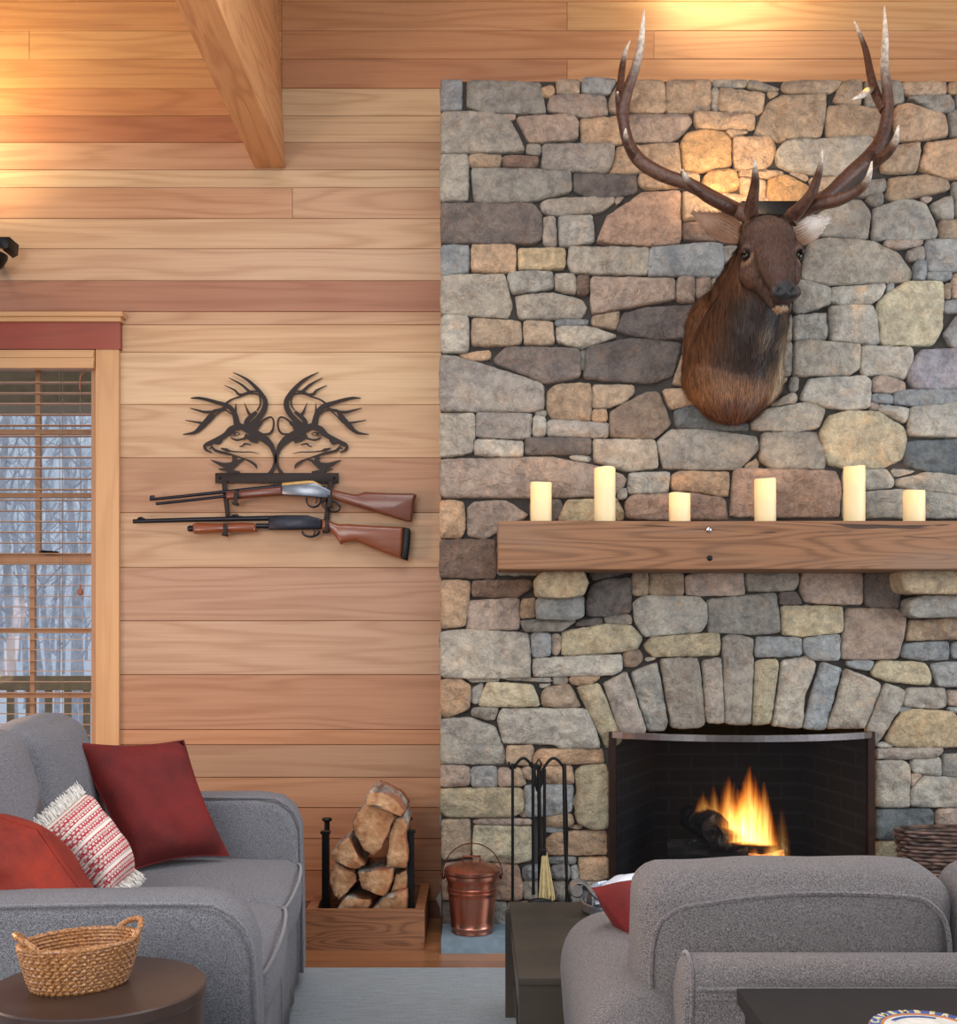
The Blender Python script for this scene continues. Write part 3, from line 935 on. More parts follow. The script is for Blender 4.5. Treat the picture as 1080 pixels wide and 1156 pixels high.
a = em.attributes.new('col', 'FLOAT_COLOR', 'POINT'); a.data.foreach_set('color', cols)
em.polygons.foreach_set('use_smooth', [True]*len(em.polygons))
m_, t, pb, o_ = nt('elk_hide')
at_ = N(t, 'Attribute', attribute_name='col'); v_ = objvec(t, (150, 150, 22)); n_ = tnoise(t, v_, 1, 4, .6)
c_ = mixc(t, maprange(t, n_, .38, .66, 0, .65), at_.outputs['Color'], mixc(t, 1.0, at_.outputs['Color'], (.42, .38, .36, 1), 'MULTIPLY'))
t.links.new(c_, pb.inputs['Base Color']); setin(pb, Roughness=.62); pb.inputs['Sheen Weight'].default_value = .04
bump(t, pb, n_, .5, .006)
elk = empty('elk_mount', (EX-.05, -.02, 1.99), 'elk head and shoulder mount with wide antlers on the stone chimney', 'animal mount')
ob = bpy.data.objects.new('body', em); COL.objects.link(ob); em.materials.append(m_); ob.parent = elk
em.transform(Matrix.Translation(-elk.location))
# short hair, longer down the neck
rf = random.Random(21); hb = MB()
tris = [(pl.vertices[:], pl.area) for pl in em.polygons]
wsum = []; acc = 0
for vi, ar in tris: acc += ar; wsum.append(acc)
import bisect
for k in range(52000):
    i = bisect.bisect(wsum, rf.random()*acc); vi = tris[min(i, len(tris)-1)][0]
    w = [rf.random() for _ in vi]; s_ = sum(w); p = sum((em.vertices[j].co*(q/s_) for j, q in zip(vi, w)), Vector())
    nrm = em.vertices[vi[0]].normal; P_ = p+elk.location
    if P_.y > -.02: continue
    if min((P_-q).length for q in EYES) < .024 or (P_-NP).length < .047: continue
    head = (P_.y < -.38 and P_.z > 2.28) or P_.y < -.49
    L = rf.uniform(.008, .014) if head else rf.uniform(.018, .036)
    flow = Vector((0, -.5, -.85)) if head else Vector((0, -.15, -1))
    d = (flow-nrm*flow.dot(nrm))
    if d.length < .05: d = Vector((0, 0, -1))
    d = (d.normalized()+nrm*rf.uniform(.12, .38)+Vector((rf.uniform(-.2, .2), 0, rf.uniform(-.1, .1)))).normalized()
    side = d.cross(nrm).normalized()*(.0007 if head else .0010)
    cc = elk_col(P_); kk = rf.uniform(.6, 1.35); hb.cur = s2l([min(255, q*kk) for q in cc])
    tip = P_+d*L-Vector((0, 0, L*.15))
    hb.add([P_-side, P_+side, tip], [(0, 1, 2)])
mh, t, pb, o_ = nt('elk_hair'); at_ = N(t, 'Attribute', attribute_name='col'); t.links.new(at_.outputs['Color'], pb.inputs['Base Color']); setin(pb, Roughness=.55)
hb.build('fur', mh, elk, smooth=False, fixn=False, kind='stuff')
# eyes
EYE = plain('elk_eye', (22, 12, 8), .06)
for q in EYES:
    b = MB(); s = 1 if q.x > EX else -1
    b.ell(q+Vector((-.005*s, .005, -.002)), (.0150, .0185, .0150), 20, 14).build('eye', EYE, elk)
# eyelids
for q in EYES:
    s = 1 if q.x > EX else -1; b = MB()
    pts = [q+Vector((s*.004+s*.008*math.sin(u), -.026*math.cos(u)*1.0, .013*math.sin(u))) for u in [math.pi*k/8 for k in range(9)]]
    b.cur = s2l((48, 30, 22)); b.tube(pts, [.003]+[.0075]*7+[.003], 8).build('eyelid', mh, elk)
# ears: cupped leaves
for s, base, tip in ((-1, E3(-.078, -.33, 2.60), E3(-.250, -.285, 2.715)), (1, E3(.078, -.33, 2.60), E3(.238, -.30, 2.685))):
    b = MB(); ax = (tip-base); L = ax.length; ax.normalize(); fw = Vector((0, -1, 0)); fw = (fw-ax*fw.dot(ax)).normalized(); up = ax.cross(fw)*(-s)
    if up.z < 0: up = -up
    nu, nv = 14, 12; vs = []; fs = []
    for sf in (0, 1):
        for i in range(nu+1):
            u = i/nu; wd = .052*math.sin(math.pi*min(1, u**.8*.93+.10))**.9*(1 if u < .97 else .35)
            for j in range(nv+1):
                a_ = -1.25+2.5*j/nv
                cup = wd*.9*(1-math.cos(a_))*(-1)
                p = base+ax*(L*u)+up*(wd*math.sin(a_))+fw*(wd*.75*(math.cos(a_)*(-1)+.6))+fw*(0 if sf == 0 else .005)
                b.cur = s2l((104, 70, 48) if sf == 0 else (lerp3((132, 94, 68), (228, 218, 206), sm(.2, .7, u)*(1 if s > 0 else .18))))  # right ear paler: window light painted over its white inner hair
                b.add([p], [])
        o0 = sf*(nu+1)*(nv+1)
        for i in range(nu):
            for j in range(nv):
                k = o0+i*(nv+1)+j; b.f.append((k, k+1, k+nv+2, k+nv+1))
    M1 = (nu+1)*(nv+1)
    for i in range(nu):
        for j in (0, nv):
            k = i*(nv+1)+j; b.f.append((k, k+nv+1, k+nv+1+M1, k+M1))
    for _ in range(2200):
        i, j = rf.randrange(1, nu), rf.randrange(nv+1); front_ = rf.random() < .6
        k = (M1 if front_ else 0)+i*(nv+1)+j; p = Vector(b.v[k])+ax*rf.uniform(-.004, .008)+up*rf.uniform(-.002, .002); L2 = rf.uniform(.010, .022)
        d = (ax+fw*rf.uniform(0, .5)*(1 if front_ else -.4)+up*rf.uniform(-.3, .3)).normalized()
        b.cur = tuple(q*rf.uniform(.75, 1.15) for q in b.c[k][:3])+(1,); b.add([p-up*.0006, p+up*.0006, p+d*L2], [(0, 1, 2)])
    b.build('ear', mh, elk, fixn=False, label='white haired ear with window light mixed into its colour' if s > 0 else None)
# antlers, from measured points (x, y, depth, radius)
ANT = nt('antler'); m_, t, pb, o_ = ANT
at_ = N(t, 'Attribute', attribute_name='col'); n_ = tnoise(t, objvec(t, (60, 60, 60)), 1, 4, .65)
c_ = mixc(t, maprange(t, n_, .42, .62, 0, .7), at_.outputs['Color'], mixc(t, 1.0, at_.outputs['Color'], (.35, .3, .28, 1), 'MULTIPLY'))
t.links.new(c_, pb.inputs['Base Color']); setin(pb, Roughness=.42); bump(t, pb, n_, .8, .006)
def antler(chains, name='antler', label=None):
    b = MB(); dark, mid, ivory = s2l((78, 50, 38)), s2l((128, 90, 66)), s2l((236, 226, 208))
    for pts, tipf in chains:
        P_ = [at(x, y, d) for x, y, d, r in pts]; R_ = [r*.00318 for x, y, d, r in pts]
        def cf(u, tf=tipf):
            k = sm(1-tf, 1-tf*.15, u); q = [dark[i]*(1-k)+ivory[i]*k for i in range(3)]; g = .25*(1+math.sin(u*20))*.3
            return tuple(q[i]*(1-g*(1-k))+mid[i]*g*(1-k) for i in range(3))+(1,)
        b.tube(P_, R_, 12, 1, 6, cf)
    return b.build(name, m_, elk, label=label)
L_ = [([(850,249,4.16,10),(842,243,4.16,9),(823,233,4.19,8),(803,222,4.22,7.5),(777,208,4.25,7.5),(747,197,4.27,8),(723,182,4.29,8),(710,163,4.30,7),(704,140,4.30,6.5),(703,123,4.30,8),(708,103,4.29,6.5),(716,80,4.28,5.5),(722,57,4.27,4.5),(725,33,4.26,3.2),(727,11,4.25,.7)], .28),
      ([(847,243,4.15,9),(849,227,4.10,7),(852,207,4.04,5),(852,192,3.99,3),(851,180,3.96,.7)], .38),
      ([(828,236,4.17,7.5),(815,230,4.12,7.5),(797,221,4.05,6.5),(782,210,3.98,4.8),(774,201,3.94,3),(770,191,3.91,.7)], .32),
      ([(716,176,4.29,6),(709,165,4.24,4.5),(706,154,4.20,3),(706,145,4.17,.7)], .5),
      ([(702,124,4.30,7),(699,108,4.33,5),(701,88,4.35,4.4),(703,72,4.36,3.8),(706,58,4.36,2.6),(711,46,4.36,.7)], .45),
      ([(700,118,4.3,4.5),(697,110,4.28,3),(697,103,4.27,.7)], .3)]
R_ = [([(891,249,4.16,10),(897,243,4.16,9),(915,233,4.19,8),(937,217,4.22,7),(950,205,4.24,8),(963,193,4.25,8.5),(985,172,4.27,8.5),(997,150,4.28,7),(1002,123,4.28,7),(1001,100,4.27,6),(998,73,4.26,5),(999,43,4.25,3.8),(998,7,4.24,.7)], .28),
      ([(894,244,4.15,9),(903,235,4.11,7.5),(915,220,4.06,6),(922,202,4.02,4.6),(926,186,3.98,3),(928,169,3.95,.7)], .30),
      ([(897,243,4.16,8),(920,231,4.11,8),(945,226,4.06,7),(967,216,4.02,5.2),(979,203,3.98,4),(984,182,3.94,.7)], .30),
      ([(984,186,4.27,7),(992,180,4.24,6.5),(1002,172,4.2,6),(1010,160,4.16,4.6),(1014,141,4.12,.7)], .35),
      ([(998,124,4.28,6),(988,105,4.31,5.5),(982,82,4.33,4.6),(977,57,4.35,3.6),(970,38,4.36,2.4),(964,24,4.36,.7)], .35),
      ([(986,99,4.31,4.5),(979,103,4.26,4.2),(972,108,4.22,3.5),(962,112,4.18,.7)], .9)]
antler(L_); antler(R_)
b = MB(); b.slab([(836, 229), (902, 229), (900, 245), (838, 245)], 4.47, .045, .004)
b.build('picture_light', BLK, label='black bar light on the stone behind the elk antlers', cat='lamp')
# ---------- steel gun rack with two deer heads, and the guns on it
STEEL = plain('dark_steel', (36, 23, 19), .55, .4, .1, 90)
rk = empty('gun_rack', at(312, 545, 4.785), 'dark cut steel gun rack with two deer heads back to back', 'gun rack')
STK = [
 ([(600,640),(700,560),(755,480),(765,410),(735,350),(680,285),(600,215),(485,156)], [44,50,52,46,40,36,24,5]),
 ([(660,325),(630,325),(560,265),(450,204)], [26,28,22,5]), ([(560,350),(530,345),(500,312),(412,270)], [22,24,18,5]),
 ([(420,430),(470,395),(540,370),(620,342),(690,345),(718,370),(722,440),(690,490)], [20,16,14,14,16,16,14,12]),
 ([(660,545),(625,515),(605,475),(583,420)], [34,26,16,4]), ([(600,630),(605,580),(640,540),(690,500)], [50,44,36,30]),
 ([(560,350),(640,322),(700,325),(745,350)], [12,14,14,20]),
 ([(525,640),(505,540),(475,480),(430,445),(350,420),(250,392),(180,380),(118,382)], [66,52,44,40,34,30,24,8]),
 ([(430,450),(380,480),(320,495),(285,545),(220,620),(150,680),(48,697)], [26,24,30,50,52,30,5]),
 ([(470,520),(430,490),(385,488),(330,535),(270,600)], [12,14,14,12,12]),
 ([(310,500),(240,502),(180,487),(110,468)], [26,24,18,5]), ([(240,600),(180,592),(70,573)], [26,18,5]),
 ([(512,580),(508,500),(510,424)], [38,20,4]), ([(490,520),(512,520)], [14,20]),
 ([(560,625),(470,650),(420,700),(340,745),(255,785)], [60,56,48,44,40]),
 ([(540,620),(620,660),(700,700),(770,745),(820,800),(845,870),(850,930),(835,990),(800,1042)], [50,66,74,70,50,34,30,30,34]),
 ([(690,655),(720,600),(770,560),(815,547),(838,580),(835,640),(815,680),(780,695),(700,692)], [26,22,18,16,16,18,22,20,12]),
 ([(640,650),(690,620),(735,590)], [56,50,30]), ([(640,690),(720,720),(800,760)], [50,50,40]),
 ([(255,780),(238,800),(250,830),(300,856)], [30,28,26,10]), ([(280,775),(300,800),(280,825)], [10,12,10]),
 ([(295,800),(340,840),(430,862),(500,882),(580,908),(640,935),(680,965),(690,995)], [16,26,26,14,12,24,26,5]),
 ([(380,818),(430,832),(470,843),(560,850),(640,850),(710,866)], [14,30,12,10,9,4]),
 ([(380,720),(370,760),(350,775),(300,760)], [44,34,24,10]),
 ([(445,705),(480,682),(520,680),(545,695),(500,708),(450,706)], [7,9,9,7,7,7]), ([(485,692),(508,692)], [20,20]),
 ([(465,722),(510,745),(565,738),(605,718)], [10,20,18,30]), ([(540,802),(565,798),(590,778),(640,788)], [8,14,18,9]), ([(590,700),(650,740),(700,760)], [30,50,30]),
 ([(488,882),(500,930),(470,975),(420,1000),(358,998)], [24,50,60,34,6]), ([(470,965),(400,962),(340,940),(288,918)], [56,40,24,4]),
 ([(500,960),(550,922),(600,916),(650,940)], [40,24,10,24]), ([(430,1015),(545,1025)], [34,16]), ([(440,1000),(470,1040)], [50,40])]
def stroke(mb, pts, wds, mirror, z=4.7865, t=.003):
    P2 = [Vector((x, y, 0)) for x, y in pts]
    if len(P2) > 2: P2, wds = spline(P2, wds, 5)
    n = len(P2); Lf = []; Rt = []
    for i in range(n):
        d = (P2[min(i+1, n-1)]-P2[max(i-1, 0)]).normalized(); nn = Vector((-d.y, d.x, 0)); w = wds[i]*.46
        Lf.append(P2[i]+nn*w); Rt.append(P2[i]-nn*w)
    def cv(p):
        x = p.x if not mirror else 2*857-p.x
        return at(200+x/7.707, 400+p.y/7.707, z)
    vs = []
    for q in range(2):
        for i in range(n): vs += [cv(Lf[i])+Vector((0, t*(q-.5), 0)), cv(Rt[i])+Vector((0, t*(q-.5), 0))]
    fs = []; m = 2*n
    for i in range(n-1):
        a = 2*i; fs += [(a, a+1, a+3, a+2), (a+m, a+2+m, a+3+m, a+1+m), (a, a+2, a+2+m, a+m), (a+1, a+1+m, a+3+m, a+3)]
    fs += [(0, m, m+1, 1), (m-2, m-1, 2*m-1, 2*m-2)]
    mb.add(vs, fs)
for mir in (False, True):
    b = MB()
    for i, (pts, wds) in enumerate(STK): stroke(b, pts, wds, mir, 4.7865-.00004*i)
    b.build('deer_silhouette', STEEL, rk, smooth=False)
b = MB(); b.slab([(243, 534), (382, 534), (382, 545.5), (243, 545.5)], 4.783, .006, .001).build('crossbar', STEEL, rk)
for pts in ([(250, 545), (256, 545), (260, 588), (255, 588)], [(370, 545), (376, 545), (370, 604), (364, 604)]):
    b = MB(); b.slab([(p[0], p[1]-2) for p in pts], 4.775, .006, .001)
    b.build('hanger_strap', STEEL, rk)
for pos in ((266, 563, -4), (254, 598, 0), (372, 566, 0), (369, 593.6, 0)):
    x, y, _ = pos; b = MB()
    c = at(x, y, 4.75); b.tube([c+Vector((0, .035, .026)), c+Vector((0, -.022, .026))], .0045, 8) if False else None
    b.slab([(x-2.2, y-7), (x+2.2, y-7), (x+2.2, y+7), (x-2.2, y+7)], 4.722, .004, .0008)
    b.slab([(x-2.2, y+4.5), (x+2.2, y+4.5), (x+2.2, y+7), (x-2.2, y+7)], 4.752, .062, .0008)
    b.build('hook', STEEL, rk)
for x in (248, 377):
    b = MB(); b.ell(at(x, 539.5, 4.778), (.005, .004, .005), 12, 8).build('screw', BLK, rk)
def q3(l, ox=140, oy=400, s=3.086): return [(ox+x/s, oy+y/s) for x, y in l]
GW = wood('walnut_stock', (104, 46, 28), axis=0, contrast=.7, rough=.35, freq=40, across=16, along=3, coat=.3)
GW2 = wood('reddish_gunstock', (126, 60, 27), axis=0, contrast=.6, rough=.3, freq=40, across=16, along=3, coat=.4)
GUN = plain('blued_steel', (44, 44, 52), .35, .75, 0, 60); SILV = plain('nickel_receiver', (120, 124, 132), .3, .9, 0, 40); BRASS = plain('brass', (180, 146, 92), .45, .85)
DG = 4.752
def gt(mb, pts, r, d=DG, n=12):
    P_ = [at(x, y, d) for x, y in q3(pts)]; mb.tube(P_, [q/3.086/272 for q in (r if hasattr(r, '__len__') else [r]*len(P_))], n); return mb
rf_ = empty('lever_rifle', at(260, 570, DG), 'lever action rifle with walnut stock, upper of the two on the rack', 'rifle')
gt(MB(), [(90, 506), (200, 495), (340, 480), (553, 459)], [5, 5.5, 6, 7]).build('barrel', GUN, rf_)
gt(MB(), [(112, 521), (200, 512), (356, 494)], 5).build('magazine_tube', GUN, rf_)
b = MB(); b.slab(q3([(88, 502), (92, 492), (106, 491), (108, 503)]), DG, .006, .001).build('front_sight', GUN, rf_)
b = MB(); b.slab(q3([(508, 462), (514, 444), (520, 444), (522, 460)]), DG, .006, .001); b.slab(q3([(455, 468), (500, 458), (545, 455), (545, 460), (455, 472)]), DG, .006, .001).build('rear_sight', GUN, rf_)
b = MB(); b.slab(q3([(356, 480), (552, 461), (553, 492), (356, 507)]), DG, .032, .009).build('forend', GW, rf_)
b = MB(); b.slab(q3([(392, 474), (402, 473), (404, 503), (394, 504)]), DG, .036, .004).build('barrel_band', GUN, rf_)
b = MB(); b.slab(q3([(552, 455), (640, 448), (668, 449), (722, 476), (722, 502), (690, 502), (640, 497), (560, 492), (552, 488)]), DG, .036, .003).build('receiver', SILV, rf_)
b = MB(); b.slab(q3([(552, 449), (638, 441), (662, 442), (700, 462), (664, 452), (552, 460)]), DG, .037, .002).build('receiver_cap', BRASS, rf_)
b = MB(); b.slab(q3([(722, 470), (760, 480), (798, 488), (815, 488), (838, 480), (920, 484), (1008, 485), (1019, 490), (1010, 520), (1004, 583), (985, 583), (900, 558), (780, 522), (722, 502)]), DG, .036, .011).build('buttstock', GW, rf_)
def ring(mb, cx, cy, rx, ry, rot, r, a0=0, a1=360, n=20):
    pts = []
    for i in range(n+1):
        a = math.radians(a0+(a1-a0)*i/n); x = rx*math.cos(a); y = ry*math.sin(a); c, s = math.cos(rot), math.sin(rot)
        pts.append((cx+x*c-y*s, cy+x*s+y*c))
    return gt(mb, pts, r, DG, 8)
ring(MB(), 660, 508, 25, 24, 0, 3.6, -20, 200).build('trigger_guard', GUN, rf_)
ring(MB(), 721, 528, 33, 18, .35, 3).build('lever_loop', GUN, rf_)
gt(MB(), [(668, 496), (672, 508), (668, 520)], 2.5).build('trigger', GUN, rf_)
gt(MB(), [(684, 455), (694, 448), (700, 447)], 3.4).build('hammer', GUN, rf_)
sg = empty('pump_shotgun', at(240, 595, DG), 'pump action shotgun with reddish wood stock, lower of the two on the rack', 'shotgun')
gt(MB(), [(32, 582), (250, 576), (505, 571)], [7.5, 8, 9]).build('barrel', GUN, sg)
b = MB(); b.slab(q3([(42, 577), (52, 567), (62, 566), (80, 576)]), DG, .007, .001).build('front_sight', GUN, sg)
b = MB(); b.slab(q3([(368, 567), (380, 558), (396, 556), (400, 562), (430, 568)]), DG, .008, .001).build('rear_sight', GUN, sg)
gt(MB(), [(460, 598), (505, 598)], 9).build('magazine_tube', GUN, sg); gt(MB(), [(222, 607), (228, 607), (242, 607)], [8, 11, 11]).build('magazine_cap', GUN, sg)
b = MB(); b.slab(q3([(240, 592), (252, 587), (330, 590), (420, 586), (452, 589), (462, 594), (462, 620), (330, 623), (250, 626), (240, 620)]), DG, .04, .014).build('pump_forend', GW2, sg)
b = MB(); b.slab(q3([(505, 564), (560, 561), (640, 562), (685, 574), (690, 583), (690, 608), (680, 610), (600, 612), (505, 612)]), DG, .038, .004).build('receiver', GUN, sg)
ring(MB(), 650, 616, 30, 19, 0, 4, 0, 180).build('trigger_guard', GUN, sg); gt(MB(), [(662, 612), (664, 622), (660, 630)], 2.5).build('trigger', GUN, sg)
b = MB(); b.slab(q3([(688, 574), (715, 580), (745, 592), (785, 592), (860, 597), (974, 603), (972, 660), (966, 712), (900, 690), (806, 651), (775, 655), (754, 663), (745, 648), (730, 628), (708, 612), (688, 611)]), DG, .038, .012).build('buttstock', GW2, sg)
b = MB(); b.slab(q3([(975, 604), (994, 607), (998, 618), (995, 665), (988, 719), (966, 712), (972, 660)]), DG, .036, .004).build('recoil_pad', BLK, sg)
# ---------- hearth, firebox, fire, screen, mantel and what stands by them
SLATE = plain('blue_slate', (128, 152, 166), .55, 0, .3, 30, .12)
b = MB(); b.box((XL+.012, -.235, 0), (XE, .0, .055)); b.build('trim_hearth', SLATE, kind='structure', smooth=False)
bk, t, pb, o_ = nt('sooty_brick'); br = N(t, 'TexBrick'); setin(br, Scale=1.0); br.inputs['Color1'].default_value = s2l((18, 22, 28)); br.inputs['Color2'].default_value = s2l((12, 16, 20)); br.inputs['Mortar'].default_value = s2l((30, 36, 42))
br.inputs['Brick Width'].default_value = .2; br.inputs['Row Height'].default_value = .065; br.inputs['Mortar Size'].default_value = .006
tc = N(t, 'TexCoord'); cx_ = N(t, 'SeparateXYZ'); cb = N(t, 'CombineXYZ'); t.links.new(tc.outputs['Object'], cx_.inputs[0])
t.links.new(math_(t, 'ADD', cx_.outputs[0], cx_.outputs[1]), cb.inputs[0]); t.links.new(cx_.outputs[2], cb.inputs[1]); t.links.new(cb.outputs[0], br.inputs[0])
t.links.new(br.outputs[0], pb.inputs['Base Color']); setin(pb, Roughness=.95); bump(t, pb, br.outputs[1], -.5, .006)
SOOT = plain('soot', (16, 15, 15), .95, 0, .3, 60)
b = MB(); FY = .62
def quadwall(x0, y0, x1, y1, t_):
    zz = OZ1+.04; b.add([(x0, y0, 0), (x1, y1, 0), (x1, y1, zz), (x0, y0, zz), (x0-t_, y0, 0), (x1-t_, y1, 0), (x1-t_, y1, zz), (x0-t_, y0, zz)], [(0,1,2,3),(4,7,6,5),(0,3,7,4),(1,5,6,2),(0,4,5,1),(3,2,6,7)])
quadwall(OX0+.002, .02, OX0+.27, FY, .02); quadwall(OX1-.002, .02, OX1-.10, FY, -.02)
b.box((OX0+.2, FY, 0), (OX1+.02, FY+.03, OZ1+.04))
b.build('wall_firebox', bk, kind='structure', smooth=False)
b = MB(); b.box((OX0-.02, .02, OZ1-.0), (OX1+.02, FY, OZ1+.03)); b.build('ceiling_firebox', SOOT, kind='structure', smooth=False)
b = MB(); b.box((OX0+.004, .0, 0.0), (OX1-.004, FY, .055)); b.build('floor_firebox', SOOT, kind='structure', smooth=False)
# grate and burning logs
gr = empty('fire_grate', (1.03, .22, .055), 'black iron grate under the burning logs', 'grate')
for k in range(5):
    b = MB(); x = .80+k*.11; b.tube([(x, .10, .17), (x, .12, .10), (x, .34, .10), (x, .36, .17)], .009, 8, 1, 3).build('bar', BLK, gr)
for y in (.14, .32):
    b = MB(); b.tube([(.78, y, .088), (1.27, y, .088)], .008, 8).build('cross_bar', BLK, gr)
for x in (.82, 1.2):
    for y in (.14, .32): b = MB(); b.tube([(x, y, .09), (x, y, .055)], .009, 8).build('leg', BLK, gr)
char, t, pb, o_ = nt('charred_wood'); n_ = tnoise(t, objvec(t, (8, 30, 30)), 1, 5, .7); n2 = tnoise(t, objvec(t, (14, 14, 14)), 1, 2)
c_ = mixc(t, maprange(t, n_, .5, .7, 0, 1), s2l((14, 12, 12)), s2l((70, 62, 58))); t.links.new(mixc(t, maprange(t, n2, .62, .72, 0, .6), c_, s2l((150, 146, 142))), pb.inputs['Base Color']); setin(pb, Roughness=.85); bump(t, pb, n_, 1, .015)
def rlog(name, a, b_, r, mat, label, sd, cat='log', group=None, hot=None):
    m = MB(); rr = random.Random(sd); a = Vector(a); b_ = Vector(b_); n = 16; K = 10; t_ = (b_-a).normalized(); u = t_.cross(Vector((0,0,1))).normalized(); w = u.cross(t_)
    vs = []; fs = []
    for i in range(K+1):
        c = a.lerp(b_, i/K)
        for k in range(n):
            q = 2*math.pi*k/n; rad = r*(1+.16*noise.noise(Vector((math.cos(q)*1.5, math.sin(q)*1.5, i*.35+sd*7)))+.05*rr.uniform(-1, 1)); vs.append(c+u*math.cos(q)*rad+w*math.sin(q)*rad)
    for i in range(K):
        for k in range(n): fs.append((i*n+k, i*n+(k+1) % n, (i+1)*n+(k+1) % n, (i+1)*n+k))
    fs += [tuple(range(n)), tuple(K*n+k for k in reversed(range(n)))]
    m.add(vs, fs); return m.build(name, mat, label=label, cat=cat, group=group)
D1 = 4.72
rlog('firelog', at(785, 905, 4.72), at(812, 945, 4.62), .052, char, 'charred log end standing highest at the left of the fire', 1) if False else None
rlog('firelog', at(782, 922, 4.84), at(808, 936, 4.64), .062, char, 'charred log leaning at the left behind the flames', 1)
rlog('firelog', at(806, 945, 4.64), at(882, 958, 4.82), .050, char, 'split charred log with a grey ash end under the flames', 2)
rlog('firelog', at(752, 962, 4.72), at(842, 962, 4.70), .052, char, 'blackened log lying lowest at the front of the grate', 3)
EMB, t, pb, o_ = nt('embers'); n_ = tnoise(t, objvec(t, (40, 40, 40)), 1, 4, .7)
pb.inputs['Base Color'].default_value = (.02, .01, .01, 1); cr = mixc(t, maprange(t, n_, .45, .62, 0, 1), (.02, .0, 0, 1), (1, .22, .04, 1)); t.links.new(cr, pb.inputs['Emission Color']); pb.inputs['Emission Strength'].default_value = 3
b = MB(); rr = random.Random(4)
for k in range(90):
    p = Vector((.80+rr.random()*.46, .12+rr.random()*.24, .062+rr.random()*.02)); s_ = rr.uniform(.008, .022); b.ell(p, (s_, s_*.8, s_*.6), 6, 4)
b.build('embers', EMB, label='glowing red embers under the grate', cat='embers', kind='stuff')
HOTW, t, pb, o_ = nt('burning_wood'); n_ = tnoise(t, objvec(t, (10, 40, 40)), 1, 4, .7)
pb.inputs['Base Color'].default_value = s2l((160, 80, 50)); t.links.new(mixc(t, maprange(t, n_, .4, .6, 0, 1), (.25, .03, .01, 1), (1, .45, .12, 1)), pb.inputs['Emission Color']); pb.inputs['Emission Strength'].default_value = 1.3
rlog('firelog', at(838, 972, 4.70), at(880, 962, 4.78), .030, HOTW, 'orange glowing log burning through at the right', 5)
# flames: glowing gas in tapering tongues
def flame_mat(seed, strength):
    m = bpy.data.materials.new('flame'); m.use_nodes = True; t = m.node_tree; t.nodes.clear(); out = N(t, 'OutputMaterial')
    tc = N(t, 'TexCoord'); sp = N(t, 'SeparateXYZ'); t.links.new(tc.outputs['Object'], sp.inputs[0]); x, y, z = sp.outputs
    nv = N(t, 'Mapping'); nv.inputs['Scale'].default_value = (3.2, 3.2, 1.5); nv.inputs['Location'].default_value = (seed*3.1, seed, 0); t.links.new(tc.outputs['Object'], nv.inputs[0])
    nz = tnoise(t, nv.outputs[0], 1, 3, .6)
    wv = math_(t, 'MULTIPLY', math_(t, 'SUBTRACT', nz, .5), math_(t, 'MULTIPLY', z, 1.3))
    xs = math_(t, 'ADD', x, wv)
    r = math_(t, 'SQRT', math_(t, 'ADD', math_(t, 'MULTIPLY', xs, xs), math_(t, 'MULTIPLY', y, y)))
    wd = math_(t, 'MULTIPLY', math_(t, 'POWER', math_(t, 'SUBTRACT', 1.0, z, True), .75), .95)
    e_ = math_(t, 'SUBTRACT', 1.0, math_(t, 'DIVIDE', r, math_(t, 'MAXIMUM', wd, .02)), True)
    e_ = math_(t, 'MULTIPLY', math_(t, 'POWER', e_, 1.0), math_(t, 'POWER', math_(t, 'SUBTRACT', 1.02, z, True), .7))
    st = N(t, 'Mapping'); st.inputs['Scale'].default_value = (7, 7, 1.2); t.links.new(tc.outputs['Object'], st.inputs[0])
    e_ = math_(t, 'MULTIPLY', e_, maprange(t, tnoise(t, st.outputs[0], 1, 3, .6), .35, .65, .25, 1.4))
    cr = N(t, 'ValToRGB'); t.links.new(e_, cr.inputs[0]); el = cr.color_ramp.elements
    el[0].color = (1, .12, .005, 1); el[1].position = .55; el[1].color = (1, .62, .16, 1); q = el.new(.22); q.color = (1, .30, .025, 1)
    em_ = N(t, 'Emission'); t.links.new(cr.outputs[0], em_.inputs[0]); t.links.new(math_(t, 'MULTIPLY', e_, strength), em_.inputs[1]); t.links.new(em_.outputs[0], out.inputs['Volume']); return m
fl = empty('fire', at(838, 950, 4.70), 'orange log fire burning in the fireplace', 'fire')
for k, (x, y0, y1, w, st, lean, d) in enumerate([(846, 952, 862, 26, 130, 0, 4.66), (822, 948, 874, 22, 105, -3, 4.66), (862, 954, 880, 18, 105, 4, 4.68), (806, 938, 884, 14, 60, 0, 4.70), (794, 928, 892, 16, 45, -5, 4.72), (836, 950, 888, 26, 130, 0, 4.64), (872, 976, 944, 18, 70, 3, 4.70), (852, 980, 956, 18, 80, 0, 4.66), (882, 972, 905, 14, 14, 0, 4.72)]):
    a = at(x, y0, d); h = (y0-y1)*d/F; wr = w*d/F
    m = MB(); m.lathe([(0.001, 0), (1.0, .0), (1.05, .1), (.98, .4), (.75, .75), (.4, 1.0), (.001, 1.05)], (0, 0, 0), 18)
    me_o = m.build('flame', flame_mat(k+1, st), fl)
    me_o.data.transform(Matrix.Translation(fl.location)); me_o.location = a-fl.location; me_o.scale = (wr, wr*.8, h)
fp = bpy.data.lights.new('fire_glow', 'POINT'); fp.energy = 2.2; fp.color = (1, .45, .12); fp.shadow_soft_size = .06
fo = bpy.data.objects.new('fire_glow', fp); COL.objects.link(fo); fo.location = at(840, 915, 4.68)
